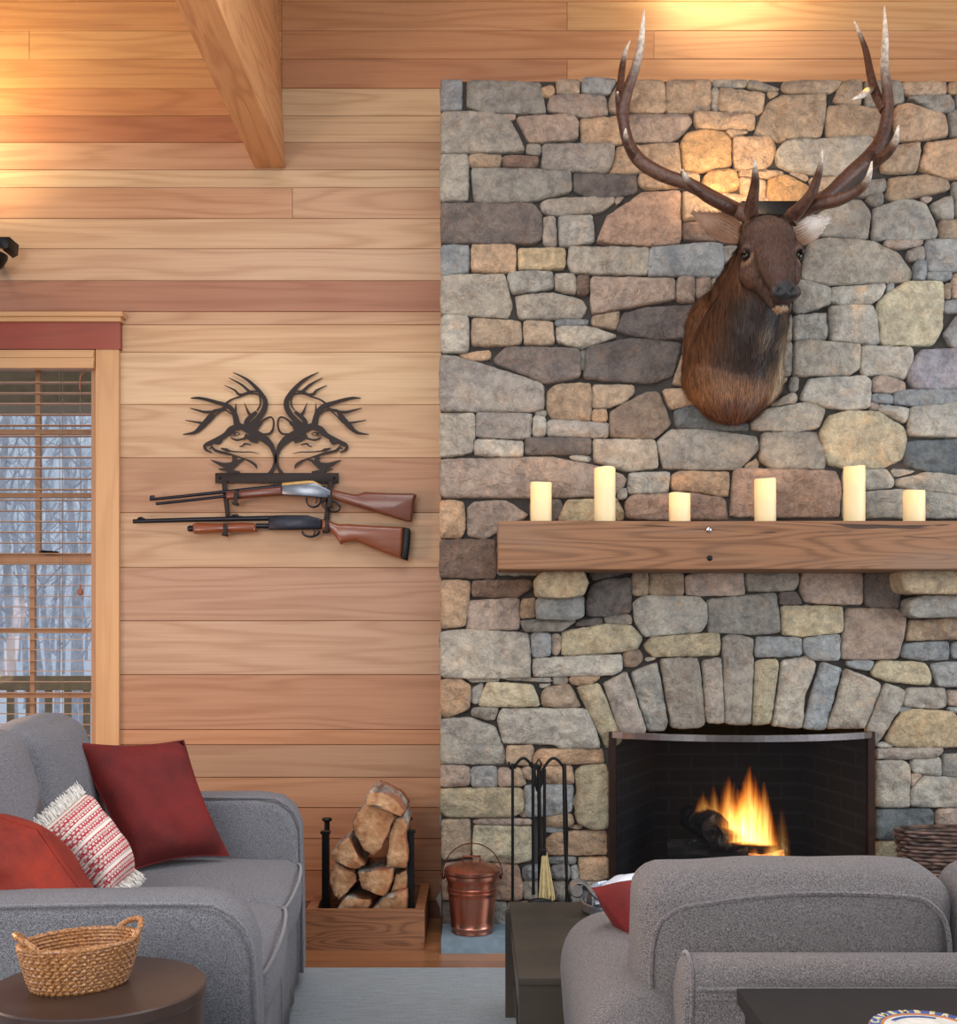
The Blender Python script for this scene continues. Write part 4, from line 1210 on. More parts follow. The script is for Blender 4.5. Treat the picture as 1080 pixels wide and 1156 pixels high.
# bow fronted screen
BRNZ = plain('bronze_frame', (70, 52, 46), .35, .8, 0, 30)
scn = empty('fire_screen', ((OX0+OX1)/2, -.1, .055), 'bow fronted fireplace screen with a dark metal frame', 'fire screen')
SXA, SXB = at(691, 826, 4.47).x, at(982, 826, 4.47).x; SZ = .803; MX, HW = (SXA+SXB)/2, (SXB-SXA)/2
def sc(u): return Vector((MX+HW*u, -.035-.18*(1-u*u)**.9, 0))
b = MB()
for k in range(24):
    p, q = sc(-1+2*k/24), sc(-1+2*(k+1)/24); up = Vector((0, 0, 1)); nn = (q-p).cross(up).normalized()*.009
    b.add([p-nn+up*(SZ-.024), p+nn+up*(SZ-.024), q+nn+up*(SZ-.024), q-nn+up*(SZ-.024), p-nn+up*SZ, p+nn+up*SZ, q+nn+up*SZ, q-nn+up*SZ], [(0,1,2,3),(4,7,6,5),(0,3,7,4),(1,5,6,2),(0,4,5,1),(3,2,6,7)])
b.build('top_rail', plain('polished_rail', (150, 142, 140), .22, .9), scn, smooth=True, angle=30)
b = MB()
for k in range(24):
    p, q = sc(-1+2*k/24), sc(-1+2*(k+1)/24); up = Vector((0, 0, 1)); nn = (q-p).cross(up).normalized()*.008
    b.add([p-nn+up*.056, p+nn+up*.056, q+nn+up*.056, q-nn+up*.056, p-nn+up*.08, p+nn+up*.08, q+nn+up*.08, q-nn+up*.08], [(0,1,2,3),(4,7,6,5),(0,3,7,4),(1,5,6,2),(0,4,5,1),(3,2,6,7)])
b.build('bottom_rail', BRNZ, scn, smooth=True, angle=30)
for x in (SXA, SXB):
    b = MB(); b.box((x-.014, -.045, .055), (x+.014, -.022, SZ)).build('side_post', BRNZ, scn, smooth=False)
ms, t, pb, o_ = nt('screen_mesh'); tr = N(t, 'BsdfTransparent'); df = N(t, 'BsdfDiffuse'); df.inputs[0].default_value = (.012, .012, .014, 1); mx = N(t, 'MixShader'); mx.inputs[0].default_value = .42
t.links.new(tr.outputs[0], mx.inputs[1]); t.links.new(df.outputs[0], mx.inputs[2]); t.links.new(mx.outputs[0], o_.inputs[0])
b = MB(); vs = []; fs = []
for k in range(25):
    p = sc(-1+2*k/24); vs += [p+Vector((0, 0, .07)), p+Vector((0, 0, SZ-.01))]
for k in range(24): fs.append((2*k, 2*k+2, 2*k+3, 2*k+1))
b.add(vs, fs); b.build('wire_mesh', ms, scn)
# mantel
MANT = wood('old_mantel_timber', (142, 100, 68), axis=0, contrast=.95, rough=.75, freq=120, across=8, along=.5, dark=(.42, .34, .28, 1))
t = MANT.node_tree; pb = [n for n in t.nodes if n.type == 'BSDF_PRINCIPLED'][0]
src = pb.inputs['Base Color'].links[0].from_socket; grey = tnoise(t, objvec(t, (1.2, 5, 9)), 1, 4, .6); crk = tnoise(t, objvec(t, (1.4, 20, 26)), 1, 3, .6, .8)
c2 = mixc(t, maprange(t, grey, .48, .68, 0, .55), src, s2l((120, 102, 88)))
c2 = mixc(t, maprange(t, crk, .64, .67, 0, .85), c2, s2l((44, 30, 24))); t.links.new(c2, pb.inputs['Base Color'])
MY = -.25; MZ0, MZ1 = HC+77*4.25/F, HC+132*4.25/F; MX0 = 22*4.25/F
m = MB(); m.rbox(((MX0+2.95)/2, MY/2, (MZ0+MZ1)/2), (2.95-MX0, .25, MZ1-MZ0), .006, (0,0,0), 24)
for v in m.v:
    k = noise.noise(Vector((v.x*3.1, v.y*8, v.z*9))); v.z += .0022*k; v.y += .003*noise.noise(Vector((v.x*5, v.z*20, 3)))
    if v.y > -.003: v.y = -.003
m.build('mantel_shelf', MANT, label='thick rough sawn timber mantel shelf across the stone chimney', cat='shelf')
b = MB(); b.ell(at(800, 598, 4.248), (.0105, .006, .0105), 14, 10).build('bolt_head', plain('bolt_steel', (190, 196, 204), .25, 1), label='shiny round bolt head near the top of the timber mantel', cat='bolt')
b = MB(); b.ell(at(801, 630, 4.249), (.0105, .004, .0105), 14, 10).build('bolt_head', BLK, label='black recessed bolt head low on the timber mantel', cat='bolt')
# candles
WAX, t, pb, o_ = nt('candle_wax'); pb.inputs['Base Color'].default_value = s2l((250, 236, 190)); setin(pb, Roughness=.45); tl = N(t, 'BsdfTranslucent'); tl.inputs[0].default_value = (1, .86, .55, 1); mx = N(t, 'MixShader'); mx.inputs[0].default_value = .28
t.links.new(pb.outputs[0], mx.inputs[1]); t.links.new(tl.outputs[0], mx.inputs[2]); t.links.new(mx.outputs[0], o_.inputs[0])
WICK, t, pb, o_ = nt('led_flame'); pb.inputs['Emission Color'].default_value = (1, .5, .12, 1); pb.inputs['Emission Strength'].default_value = 6; pb.inputs['Base Color'].default_value = (1, .6, .2, 1)
CN = [(610.5, 545, 'first pillar candle from the left end of the mantel, of medium height'), (682.5, 528, 'tall pillar candle second from the left on the mantel'), (767, 557, 'short pillar candle third from the left on the mantel'),
      (863.5, 541, 'medium pillar candle fourth from the left, below the elk'), (964, 527, 'tall pillar candle fifth from the left, right of the elk'), (1031.5, 554, 'short pillar candle furthest right on the mantel')]
DC = 4.37
for x, yt, lb in CN:
    base = Vector(((x-CX)*DC/F, DC-D0, MZ1+.001)); zt = HC+(CY-yt)*DC/F; h = zt-base.z; r = 12*DC/F; rr = random.Random(int(x)); 
    cd_ = empty('pillar_candle', base, lb, 'candle', 'ivory pillar candles on the mantel')
    dep = min(h*.55, .075)
    m = MB(); m.lathe([(0.001, 0), (r*.97, 0), (r, .004), (r, h-.004), (r*.96, h), (r*.86, h-.001), (r*.80, h-.008), (r*.78, h-dep), (.001, h-dep-.002)], base, 32)
    for v in m.v:
        if v.z > base.z+h-.009: v.z += .0018*math.sin(math.atan2(v.y-base.y, v.x-base.x)*2+x)
    m.build('wax', WAX, cd_)
    m = MB(); m.lathe([(.001, 0), (.003, .003), (.0045, .009), (.003, .018), (.0005, .026)], base+Vector((0, 0, h-dep)), 12).build('flame_bulb', WICK, cd_)
    l = bpy.data.lights.new('candle_glow', 'POINT'); l.energy = .45; l.color = (1, .48, .12); l.shadow_soft_size = .006
    lo = bpy.data.objects.new('candle_glow', l); COL.objects.link(lo); lo.location = base+Vector((-.012, -.002, h-.022))
# copper ash bucket
COP, t, pb, o_ = nt('brushed_copper'); n_ = tnoise(t, objvec(t, (60, 60, 3)), 1, 3); t.links.new(mixc(t, n_, s2l((206, 142, 120)), s2l((148, 92, 76))), pb.inputs['Base Color']); setin(pb, Roughness=.3, Metallic=.95)
COPD = plain('dark_copper', (120, 70, 56), .4, .9)
bc = Vector((at(533, 1058, 4.36).x, -.135, .056)); bk_ = empty('ash_bucket', bc, 'lidded copper ash bucket standing on the hearth slab', 'bucket'); S = 4.36/F
m = MB(); H = 75*S; r0, r1 = 23*S, 30*S
pr_ = [(.001, 0), (r0, 0), (r0*1.03, .004), (r0*1.01, .012)]
def rad(z): return r0+(r1-r0)*z/H
for z in (.02, .024, .028): pr_.append((rad(z)+(.003 if z == .024 else 0), z))
for z in [.05, .08, .11, .135, .148]: pr_.append((rad(z), z))
for z0_ in (.152, .166): pr_ += [(rad(z0_)+.0035, z0_), (rad(z0_)+.0035, z0_+.004), (rad(z0_), z0_+.007)]
pr_ += [(rad(.19), .19), (rad(.2)+.003, .2), (rad(.207)+.005, .207), (rad(.21)+.004, .212), (rad(H), min(H, .22)), (r1*.9, .222)]
m.lathe(pr_, bc, 48).build('bucket_body', COP, bk_)
m = MB(); m.lathe([(r1+.002, .222), (r1+.006, .226), (r1+.006, .236), (r1-.002, .243), (r1*.8, .252), (r1*.5, .262), (r1*.2, .266), (.001, .267)], bc, 48).build('lid', COP, bk_)
m = MB(); z = .262; m.tube([bc+Vector((-.036, 0, z-.006)), bc+Vector((-.036, 0, z+.022)), bc+Vector((.030, 0, z+.022)), bc+Vector((.030, 0, z-.006))], .0042, 8).build('lid_handle', COPD, bk_)
m = MB(); pts = [bc+Vector((math.cos(a)*(r1+.014), .02+.0*a, .205+math.sin(a)*.125)) for a in [math.pi*k/16 for k in range(17)]]; m.tube(pts, .0022, 6).build('bail_handle', COPD, bk_)
for s in (-1, 1): m = MB(); m.ell(bc+Vector((s*(r1+.008), .018, .205)), (.007, .009, .012), 12, 8).build('handle_lug', COPD, bk_)
# fire tools
ft = empty('fire_tool_set', at(610, 1030, 4.36), 'black wrought iron fire tool stand with poker, tongs, shovel and brush', 'fire tools')
def T(x, y, d=4.36): return at(x, y, d)
zb = .057
ft.location = Vector((T(610, 1000).x, -.14, .055))
m = MB(); m.tube([T(608, 865), T(608.5, 905), T(609, 960), Vector((T(609, 960).x, T(609, 960).y, zb+.01))], .0075, 10).build('stand_pole', BLK, ft)
m = MB(); m.lathe([(.001, .02), (.03, .02), (.095, .012), (.10, 0), (.001, 0)], Vector((T(609, 960).x, -.14, zb)), 32).build('stand_base', BLK, ft)
m = MB()
def arc(x0, y0, x1, y1, h, d, d2, k=10): return [T(x0+(x1-x0)*i/k, y0+(y1-y0)*i/k-math.sin(math.pi*i/k)*h, d+(d2-d)*i/k) for i in range(k+1)]
m.tube(arc(580, 866, 603, 870, 12, 4.36, 4.36)+[T(604, 885, 4.36), T(607, 893, 4.36)], .0055, 8).build('hook_arm', BLK, ft)
m = MB(); m.tube(arc(636, 866, 612, 870, 12, 4.36, 4.36)+[T(611, 885, 4.36), T(608, 893, 4.36)], .0055, 8).build('hook_arm', BLK, ft)
m = MB(); m.tube([T(606, 868, 4.34), T(605, 862, 4.34), T(608, 857, 4.34), T(611, 862, 4.34), T(610, 868, 4.34)], .004, 8); m.build('finial', BLK, ft)
m = MB(); m.tube([T(578.5, 862, 4.34), T(578.5, 940, 4.34), T(578.5, 1016, 4.34)], .0055, 8).build('poker', BLK, ft)
m = MB(); m.tube([T(576, 868, 4.34), T(574, 860, 4.34)], .004, 6); m.tube([T(581, 868, 4.34), T(583, 861, 4.34)], .004, 6); m.build('poker_hook', BLK, ft)
m = MB(); m.tube([T(636, 862, 4.34), T(637, 940, 4.34), T(640, 1000, 4.34), T(643, 1019, 4.34)], .0055, 8)
m.build('tongs', BLK, ft)
m = MB(); m.tube([T(637.5, 862, 4.36), T(640, 940, 4.36), T(639, 1020, 4.36)], .005, 8).build('tongs_arm', BLK, ft)
m = MB(); m.tube([T(601.5, 868, 4.32), T(601.5, 940, 4.32), T(602, 1010, 4.32)], .006, 8).build('shovel_rod', BLK, ft)
m = MB(); m.ell(T(609, 1024, 4.30), (.056, .016, .034), 24, 16)
m.build('shovel_blade', BLK, ft)
m = MB(); m.tube([T(614.5, 868, 4.33), T(614.5, 940, 4.33), T(614, 963, 4.33)], .006, 8).build('brush_handle', BLK, ft)
m = MB(); rr = random.Random(8)
for k in range(150):
    a = rr.uniform(-1, 1); c = rr.uniform(-1, 1); p0 = T(614.5+a*2.5, 962, 4.33+c*.008); p1 = T(617+a*9, 1014+rr.uniform(-3, 3), 4.33+c*.03); m.tube([p0, p1], .0016, 4)
m.build('brush_bristles', plain('straw', (206, 186, 134), .8), ft, kind='stuff')
m = MB(); m.rbox(T(613, 962, 4.33), (.026, .022, .03), .006).build('brush_ferrule', BLK, ft)
# wicker basket at the right of the hearth
DW_, t, pb, o_ = nt('dark_wicker'); n_ = tnoise(t, objvec(t, (20, 20, 60)), 1, 3); t.links.new(mixc(t, maprange(t, n_, .4, .7, 0, 1), s2l((44, 28, 22)), s2l((120, 92, 80))), pb.inputs['Base Color']); setin(pb, Roughness=.5)
bc2 = Vector((at(1084, 960, 4.28).x+.02, -.130, .056)); S = 4.28/F
wk = empty('dark_wicker_basket', bc2, 'dark brown wicker basket on the hearth at the right edge', 'basket')
m = MB()
for k in range(27):
    z = .012+k*.0142; r = .17+.055*k/26; pts = []
    for i in range(73):
        a = 2*math.pi*i/72; rr_ = r+.0055*math.sin(a*18+(k % 2)*math.pi); pts.append(bc2+Vector((math.cos(a)*rr_*1.0, math.sin(a)*rr_*.42, z+.004*noise.noise(Vector((i*.3, k, 1))))))
    m.tube(pts, .0068, 5)
m.build('woven_side', DW_, wk)
m = MB(); m.lathe([(.001, 0), (.165, 0), (.17, .01), (.001, .01)], bc2, 24, 1, .42).build('bottom', DW_, wk)
# firewood box, andirons, logs
OAK = wood('oak_box', (160, 104, 66), axis=0, contrast=1.0, rough=.55, freq=110, across=9, along=1.0, dark=(.34, .25, .2, 1))
bx = empty('firewood_box', (at(412, 1073, 4.307).x, 0, 0), 'low oak firewood box against the plank wall', 'box')
A = at(345, 1073, 4.307); B_ = at(479, 1027, 4.307); z1 = B_.z; yf = A.y; yb = .28; th = .022
m = MB(); m.box((A.x, yf, 0), (B_.x, yf+th, z1)).build('front_board', OAK, bx, smooth=False)
m = MB(); m.box((A.x, yb-th, 0), (B_.x, yb, z1)).build('back_board', OAK, bx, smooth=False)
m = MB(); m.box((A.x, yf+th, 0), (A.x+th*1.6, yb-th, z1)).build('side_board', OAK, bx, smooth=False)
m = MB(); m.box((B_.x-th*1.6, yf+th, 0), (B_.x, yb-th, z1)).build('side_board', OAK, bx, smooth=False)
m = MB(); m.box((A.x+th, yf+th, .0), (B_.x-th, yb-th, .03)).build('floor_board', SOOT, bx, smooth=False)
for x, x2, yt, lb in ((367.5, 369, 927, 'black log holder post at the left of the firewood'), (463.5, 460, 926, 'black log holder post at the right of the firewood')):
    p = at(x, 1020, 4.42); hd = empty('log_holder_post', (p.x, p.y, .03), lb, 'log holder')
    zt = at(x, yt+14, 4.42).z
    m = MB(); m.box((p.x-.013, p.y-.013, .03), (p.x+.013, p.y+.013, zt)).build('post', BLK, hd, smooth=False)
    m = MB(); m.box((p.x-.018, p.y-.016, zt), (p.x+.018, p.y+.016, zt+.01)).build('cap', BLK, hd, smooth=False)
    p2 = at(x2, 1020, 4.62); zt2 = at(x2, yt, 4.62).z
    m = MB(); m.tube([(p2.x, p2.y, .03), (p2.x, p2.y, zt2)], .011, 10).build('rear_post', BLK, hd)
    m = MB(); m.lathe([(.001, 0), (.017, 0), (.021, .006), (.017, .013), (.001, .014)], (p2.x, p2.y, zt2), 14).build('rear_cap', BLK, hd)
    m = MB(); m.box((p2.x-.01, p.y, .032), (p2.x+.01, p2.y, .05)).build('foot_bar', BLK, hd, smooth=False)
CUT, t, pb, o_ = nt('split_firewood')
geo = N(t, 'TexCoord'); sp = N(t, 'SeparateXYZ'); t.links.new(geo.outputs['Normal'], sp.inputs[0]); endf = maprange(t, math_(t, 'ABSOLUTE', sp.outputs[1]), .6, .85, 0, 1)
n_ = tnoise(t, objvec(t, (22, 4, 22)), 1, 5, .65); n2 = tnoise(t, objvec(t, (7, 7, 7)), 1, 3)
cend = mixc(t, maprange(t, n_, .35, .65, 0, 1), s2l((206, 164, 122)), s2l((150, 100, 62))); cend = mixc(t, maprange(t, n2, .5, .62, 0, .5), cend, s2l((176, 110, 66)))
cbark = mixc(t, maprange(t, n_, .4, .6, 0, 1), s2l((176, 168, 156)), s2l((88, 76, 66)))
cbark = mixc(t, maprange(t, n2, .46, .56, 0, .9), cbark, s2l((150, 88, 50)))
t.links.new(mixc(t, endf, cbark, cend), pb.inputs['Base Color']); setin(pb, Roughness=.9); bump(t, pb, n_, .9, .012)
LG = [([(740,335),(720,365),(695,388),(672,430),(672,460),(692,505),(728,560),(768,582),(800,550),(836,478),(862,405),(850,375)], 4.33, 'big split log with orange end grain near the top of the firewood'),
      ([(742,300),(757,290),(800,296),(870,330),(910,384),(896,408),(860,396),(795,372),(728,356)], 4.30, 'grey bark log topping the firewood stack'),
      ([(866,418),(900,404),(920,440),(914,520),(918,600),(910,640),(822,640),(830,560),(842,480)], 4.35, 'pale split log standing beside the right post'),
      ([(571,572),(610,530),(652,498),(672,530),(722,632),(694,648),(640,636),(600,612)], 4.34, 'wedge shaped log at the upper left of the firewood'),
      ([(590,613),(640,640),(692,662),(690,700),(650,750),(612,787),(584,760),(570,690)], 4.36, 'half round log against the left post'),
      ([(694,656),(780,648),(858,644),(852,700),(818,770),(760,755),(716,735)], 4.34, 'broad split log in the middle of the firewood'),
      ([(640,768),(750,782),(752,800),(740,826),(600,826)], 4.36, 'log lying lowest at the front left of the box'),
      ([(812,772),(862,752),(916,738),(918,826),(764,826)], 4.37, 'log lying lowest at the front right of the box'),
      ([(866,668),(912,650),(916,730),(862,745),(838,760)], 4.40, 'dark narrow log squeezed against the right post')]
for k, (pg, d, lb) in enumerate(LG):
    rr = random.Random(k+50); m = MB(); pts = []
    for i in range(len(pg)):
        a, b2 = Vector(pg[i]+(0,)), Vector(pg[(i+1) % len(pg)]+(0,))
        for q in range(3): c = a.lerp(b2, q/3); pts.append((230+(c.x+rr.uniform(-3, 3))/4, 820+(c.y+rr.uniform(-3, 3))/4))
    w = [at(x, y, d) for x, y in pts]; n = len(w); L = rr.uniform(.26, .33); vs = []; fs = []; K = 7; c0 = sum(w, Vector())/n
    for i in range(K+1):
        s_ = [.93, 1, 1, 1, .99, .98, .97, .9][i]; yy = [0, .006, .06, .12, .18, .24, .29, .30][i]/.30*L
        for p in w: q = c0+(p-c0)*s_; q.y += yy; q += Vector((noise.noise(q*14+Vector((k, 0, 0))), 0, noise.noise(q*14+Vector((0, k, 5)))))*.006*(i > 0); vs.append(q)
    for i in range(K):
        for j in range(n): fs.append((i*n+j, i*n+(j+1) % n, (i+1)*n+(j+1) % n, (i+1)*n+j))
    # uneven end grain face
    ring0 = len(vs)
    for p in w: q = c0+(p-c0)*.5; q.y += -.004+.012*noise.noise(q*20); vs.append(q)
    vs.append(c0+Vector((0, .006*rr.uniform(-1, 1), 0)))
    for j in range(n): fs.append((j, (j+1) % n, ring0+(j+1) % n, ring0+j)); fs.append((ring0+j, ring0+(j+1) % n, len(vs)-1))
    fs.append(tuple(K*n+j for j in range(n)))
    m.add(vs, fs); m.build('firewood_log', CUT, label=lb, cat='log', group='split logs in the firewood box', angle=50)
# ---------- rug, sofas, cushions, tables
RUG, t, pb, o_ = nt('blue_grey_rug'); v = objvec(t, (1, 1, 1)); n_ = tnoise(t, v, 320, 2, .7); sp = N(t, 'SeparateXYZ'); t.links.new(v, sp.inputs[0])
n3 = tnoise(t, objvec(t, (12, 90, 1)), 1, 3)
c_ = mixc(t, maprange(t, n_, .35, .65, 0, 1), s2l((178, 190, 196)), s2l((134, 148, 156))); c_ = mixc(t, maprange(t, n3, .4, .65, 0, .3), c_, s2l((120, 118, 112)))
t.links.new(c_, pb.inputs['Base Color']); setin(pb, Roughness=1); bump(t, pb, n_, .8, .006)
m = MB(); Y1 = 4.05-D0; m.rbox((-.2, (Y1-3.3)/2, .006), (4.6, Y1+3.3, .010), .004, (0,0,0), 16); m.build('rug', RUG, label='large blue grey woven rug between the sofas', cat='rug')
GREY = fabric('grey_tweed', (140, 139, 144), (84, 83, 87), weave=360, strength=.9, sheen=.1)
GREY2 = fabric('warm_grey_tweed', (144, 136, 134), (70, 65, 65), weave=520, strength=1.0, sheen=.1)
PIPE = fabric('piping_cloth', (128, 126, 130), (84, 82, 86), weave=330)
PIPE2 = fabric('piping_cloth_warm', (124, 116, 116), (80, 74, 74), weave=330)
TH = math.radians(5.1); OX_, OY_ = -.452, 2.33-D0
def S_(x, y, z): return Vector((OX_+x*math.cos(TH)-y*math.sin(TH), OY_+x*math.sin(TH)+y*math.cos(TH), z))
RZ = Matrix.Rotation(TH, 3, 'Z')
sf = empty('grey_sofa', S_(-.45, .82, 0), 'grey tweed sofa under the window at the left', 'sofa')
LN = 1.66
def cush(name, c, size, r, puff, par, mat, M=RZ, wr=.004, n=16, sd=0, **k):
    m = MB(); m.rbox(c, size, r, puff, n, M, wr, sd); return m.build(name, mat, par, angle=80, **k)
# arms: tall slabs with a rounded top front corner
def arm(yc, w, par, h=.625, name='arm', xf=0.0):
    prof = [(xf-.93, .06), (xf-.93, h-.03), (xf-.90, h), (xf-.5, h+.004), (xf-.14, h+.002), (xf-.07, h-.010), (xf-.025, h-.045), (xf-.004, h-.10), (xf, h-.2), (xf+.004, .3), (xf+.006, .07)]
    m = MB(); vs = []; fs = []; n = len(prof); rings = [(-.5, -.025), (-.485, -.008), (-.42, .0), (0, .004), (.42, 0), (.485, -.008), (.5, -.025)]
    cx, cz = xf-.45, .34
    for f, ins in rings:
        for x, z in prof:
            dx, dz = x-cx, z-cz; x2 = x+math.copysign(1, dx)*ins*min(1, abs(dx)/.4); z2 = z+math.copysign(1, dz)*ins*min(1, abs(dz)/.2)
            vs.append(S_(x2, yc+w*f, z2))
    for i in range(len(rings)-1):
        for k in range(n): fs.append((i*n+k, i*n+(k+1) % n, (i+1)*n+(k+1) % n, (i+1)*n+k))
    fs += [tuple(range(n)), tuple((len(rings)-1)*n+k for k in reversed(range(n)))]
    m.add(vs, fs); o = m.build(name, GREY, par, angle=50)
    b = MB()
    for f in (-.47,):
        b.tube([S_(x+(.002 if x > -.1 else 0), yc+w*f, z+.002) for x, z in prof[1:]], .004, 6, 1, 2)
    b.build('arm_piping', PIPE, o) if True else None
    return o
arm(.10, .20, sf); arm(LN-.11, .22, sf, .64)
m = MB(); m.rbox(S_(-.46, LN/2, .18), (.88, LN-.36, .26), .03, (0,0,0), 8, RZ); m.build('base', GREY, sf, angle=60)
m = MB(); m.rbox(S_(-.90, LN/2, .42), (.16, LN-.06, .74), .05, (0,0,0), 10, RZ); m.build('back', GREY, sf, angle=60)
cw = (LN-.42)/2
for k in range(2):
    yc = .205+cw*(k+.5)
    o = cush('seat_cushion', S_(-.40, yc, .375), (.80, cw-.006, .15), .045, (.02, .0, .035), sf, GREY, sd=k)
    b = MB(); xf, y0, y1, zt = .004, yc-cw/2+.02, yc+cw/2-.02, .432
    b.tube([S_(-.09, y0+.010, zt-.02), S_(-.02, y0-.004, zt-.006), S_(xf-.002, y0+.01, zt-.004), S_(xf+.012, (y0+y1)/2, zt+.004), S_(xf-.002, y1-.01, zt-.004), S_(-.02, y1+.004, zt-.006), S_(-.09, y1-.010, zt-.02)], .0045, 6, 1, 5)
    b.build('cushion_piping', PIPE, o)
    Mb = RZ @ Matrix.Rotation(math.radians(-13), 3, 'Y')
    o = cush('back_cushion', S_(-.735, yc+.01, .685), (.20, cw-.01, .47), .075, (.045, .0, .015), sf, GREY, Mb, .010, 16, 3+k)
# skirt panels at the front of the sofa
for k in range(2):
    y0, y1 = .21+cw*k, .21+cw*(k+1)-.01; m = MB(); vs = []; fs = []
    for i in range(13):
        for z in (.04, .12, .2, .29): 
            u = i/12; vs.append(S_(-.012+.008*math.sin(u*19+k)*(1-z/.3)-.004*(z > .25), y0+(y1-y0)*u, z))
    for i in range(12):
        for j in range(3): a = i*4+j; fs.append((a, a+4, a+5, a+1))
    m.add(vs, fs); o = m.build('front_panel', GREY, sf)
    so = o.modifiers.new('s', 'SOLIDIFY'); so.thickness = .008
m = MB(); m.rbox(S_(-.03, LN-.1, .03), (.03, .03, .036), .003, (0,0,0), 4, RZ).build('foot', BLK, sf)
m = MB(); m.rbox(S_(-.03, .1, .03), (.04, .04, .036), .003, (0,0,0), 4, RZ).build('foot', BLK, sf)
for x, y in ((-.88, .1), (-.88, LN-.1)): m = MB(); m.rbox(S_(x, y, .03), (.04, .04, .036), .003, (0,0,0), 4, RZ).build('foot', BLK, sf)
# pillows from four corners
def pillow(mb, C, th, n=20, pinch=.07, wr=.004, seed=0, uvs=False, asym=0):
    a, b, c, d = C; nr = (c-a).cross(b-d).normalized(); vs = [[], []]
    for sdx, sg in ((0, 1), (1, -1)):
        for i in range(n+1):
            for j in range(n+1):
                u, v = i/n, j/n; p = a.lerp(b, u).lerp(d.lerp(c, u), v); cu, cv = 2*u-1, 2*v-1
                ctr = (a+b+c+d)/4; e_ = (1-cu*cu)*abs(cv)**3+(1-cv*cv)*abs(cu)**3
                p = p.lerp(ctr, pinch*e_)
                g = ((1-cu**4)*(1-cv**4)); h = th*.5*(g**.55)*(1+asym*sg)
                h += wr*noise.noise(Vector((u*5+seed, v*5, sdx)))*g+wr*.8*math.sin(9*math.atan2(cv, cu)+seed)*(abs(cu*cv)**.7)*g**.5
                vs[sdx].append(p+nr*(h*sg))
    N_ = (n+1)**2; fs = []
    for i in range(n):
        for j in range(n):
            k = i*(n+1)+j; fs.append((k, k+1, k+n+2, k+n+1)); k += N_; fs.append((k, k+n+1, k+n+2, k+1))
    base = len(mb.v); mb.add(vs[0]+vs[1], fs); return vs, N_, nr
def edge(vs, n=20):
    g = vs[0]; idx = [i*(n+1) for i in range(n)]+[n*(n+1)+j for j in range(n)]+[i*(n+1)+n for i in range(n, 0, -1)]+[j for j in range(n, 0, -1)]
    g1 = vs[1]; pts = [(g[i]+g1[i])/2 for i in idx]; return pts+[pts[0]]
def velvet(name, c, c2):
    m, t, b, o = nt(name); n_ = tnoise(t, objvec(t), 9, 4, .6); f = tnoise(t, objvec(t), 260, 2)
    t.links.new(mixc(t, maprange(t, n_, .35, .65, 0, 1), s2l(c), s2l(c2)), b.inputs['Base Color']); setin(b, Roughness=.8)
    b.inputs['Sheen Weight'].default_value = .04; b.inputs['Sheen Roughness'].default_value = .35; b.inputs['Sheen Tint'].default_value = s2l(tuple(min(255, q*1.6) for q in c))
    bump(t, b, math_(t, 'ADD', f, math_(t, 'MULTIPLY', n_, 2)), .3, .004); return m
RED = velvet('dark_red_velvet', (118, 20, 15), (90, 13, 11)); RUST = velvet('rust_velvet', (152, 42, 18), (112, 26, 11))
m = MB(); C = [at(80, 838, 3.50), at(207, 836, 3.60), at(258, 966, 3.56), at(150, 982, 3.36)]
vs, _, nr = pillow(m, C, .15, 20, .085, .013, 2); po = m.build('throw_pillow', RED, label='dark red velvet pillow against the far end of the grey sofa', cat='pillow', angle=180)
b = MB(); b.tube(edge(vs), .0035, 6).build('pillow_piping', RED, po)
for v_ in (po,): pass
m = MB(); C = [at(-110, 884, 2.70), at(44, 936, 2.56), at(116, 1036, 2.56), at(-50, 1130, 2.60)]
vs, _, nr = pillow(m, C, .27, 22, .02, .012, 5, asym=0); po = m.build('throw_pillow', RUST, label='rust orange velvet pillow at the left edge of the picture', cat='pillow', angle=180)
b = MB(); b.tube(edge(vs, 22), .005, 6).build('pillow_piping', RUST, po)
# woven red and white cushion with fringe
PAT, t, pb, o_ = nt('red_white_weave'); uv = N(t, 'Attribute', attribute_name='col'); sp = N(t, 'SeparateColor'); t.links.new(uv.outputs['Color'], sp.inputs[0]); U, V_ = sp.outputs[0], sp.outputs[1]
def sq(val, k, th): return math_(t, 'GREATER_THAN', math_(t, 'SINE', math_(t, 'MULTIPLY', val, k)), th)
rows = sq(V_, 2*math.pi*26, .15); colm = sq(U, 2*math.pi*17, -.1); off = sq(V_, 2*math.pi*13, 0)
colm2 = math_(t, 'ABSOLUTE', math_(t, 'SUBTRACT', colm, off)); stripe = sq(V_, 2*math.pi*5.2, .86); thin = sq(V_, 2*math.pi*13, .62)
w_ = math_(t, 'MAXIMUM', math_(t, 'MULTIPLY', rows, colm2), math_(t, 'MAXIMUM', stripe, math_(t, 'MULTIPLY', thin, .75)))
w_ = math_(t, 'MAXIMUM', w_, maprange(t, tnoise(t, objvec(t), 260, 2), .55, .65, 0, .5), True)
c_ = mixc(t, w_, s2l((178, 48, 62)), s2l((232, 220, 208)))
dk_ = math_(t, 'MULTIPLY', sq(V_, 2*math.pi*13, .75), sq(U, 2*math.pi*34, .1)); c_ = mixc(t, math_(t, 'MULTIPLY', dk_, .6), c_, s2l((110, 90, 90)))
t.links.new(c_, pb.inputs['Base Color']); setin(pb, Roughness=.95); bump(t, pb, w_, .4, .003)
m = MB(); C = [at(42, 940, 2.84), at(92, 896, 3.00), at(152, 986, 2.98), at(121, 1012, 2.80)]; n = 20
vs, _, nr = pillow(m, C, .13, n, .03, .006, 9)
cc = []
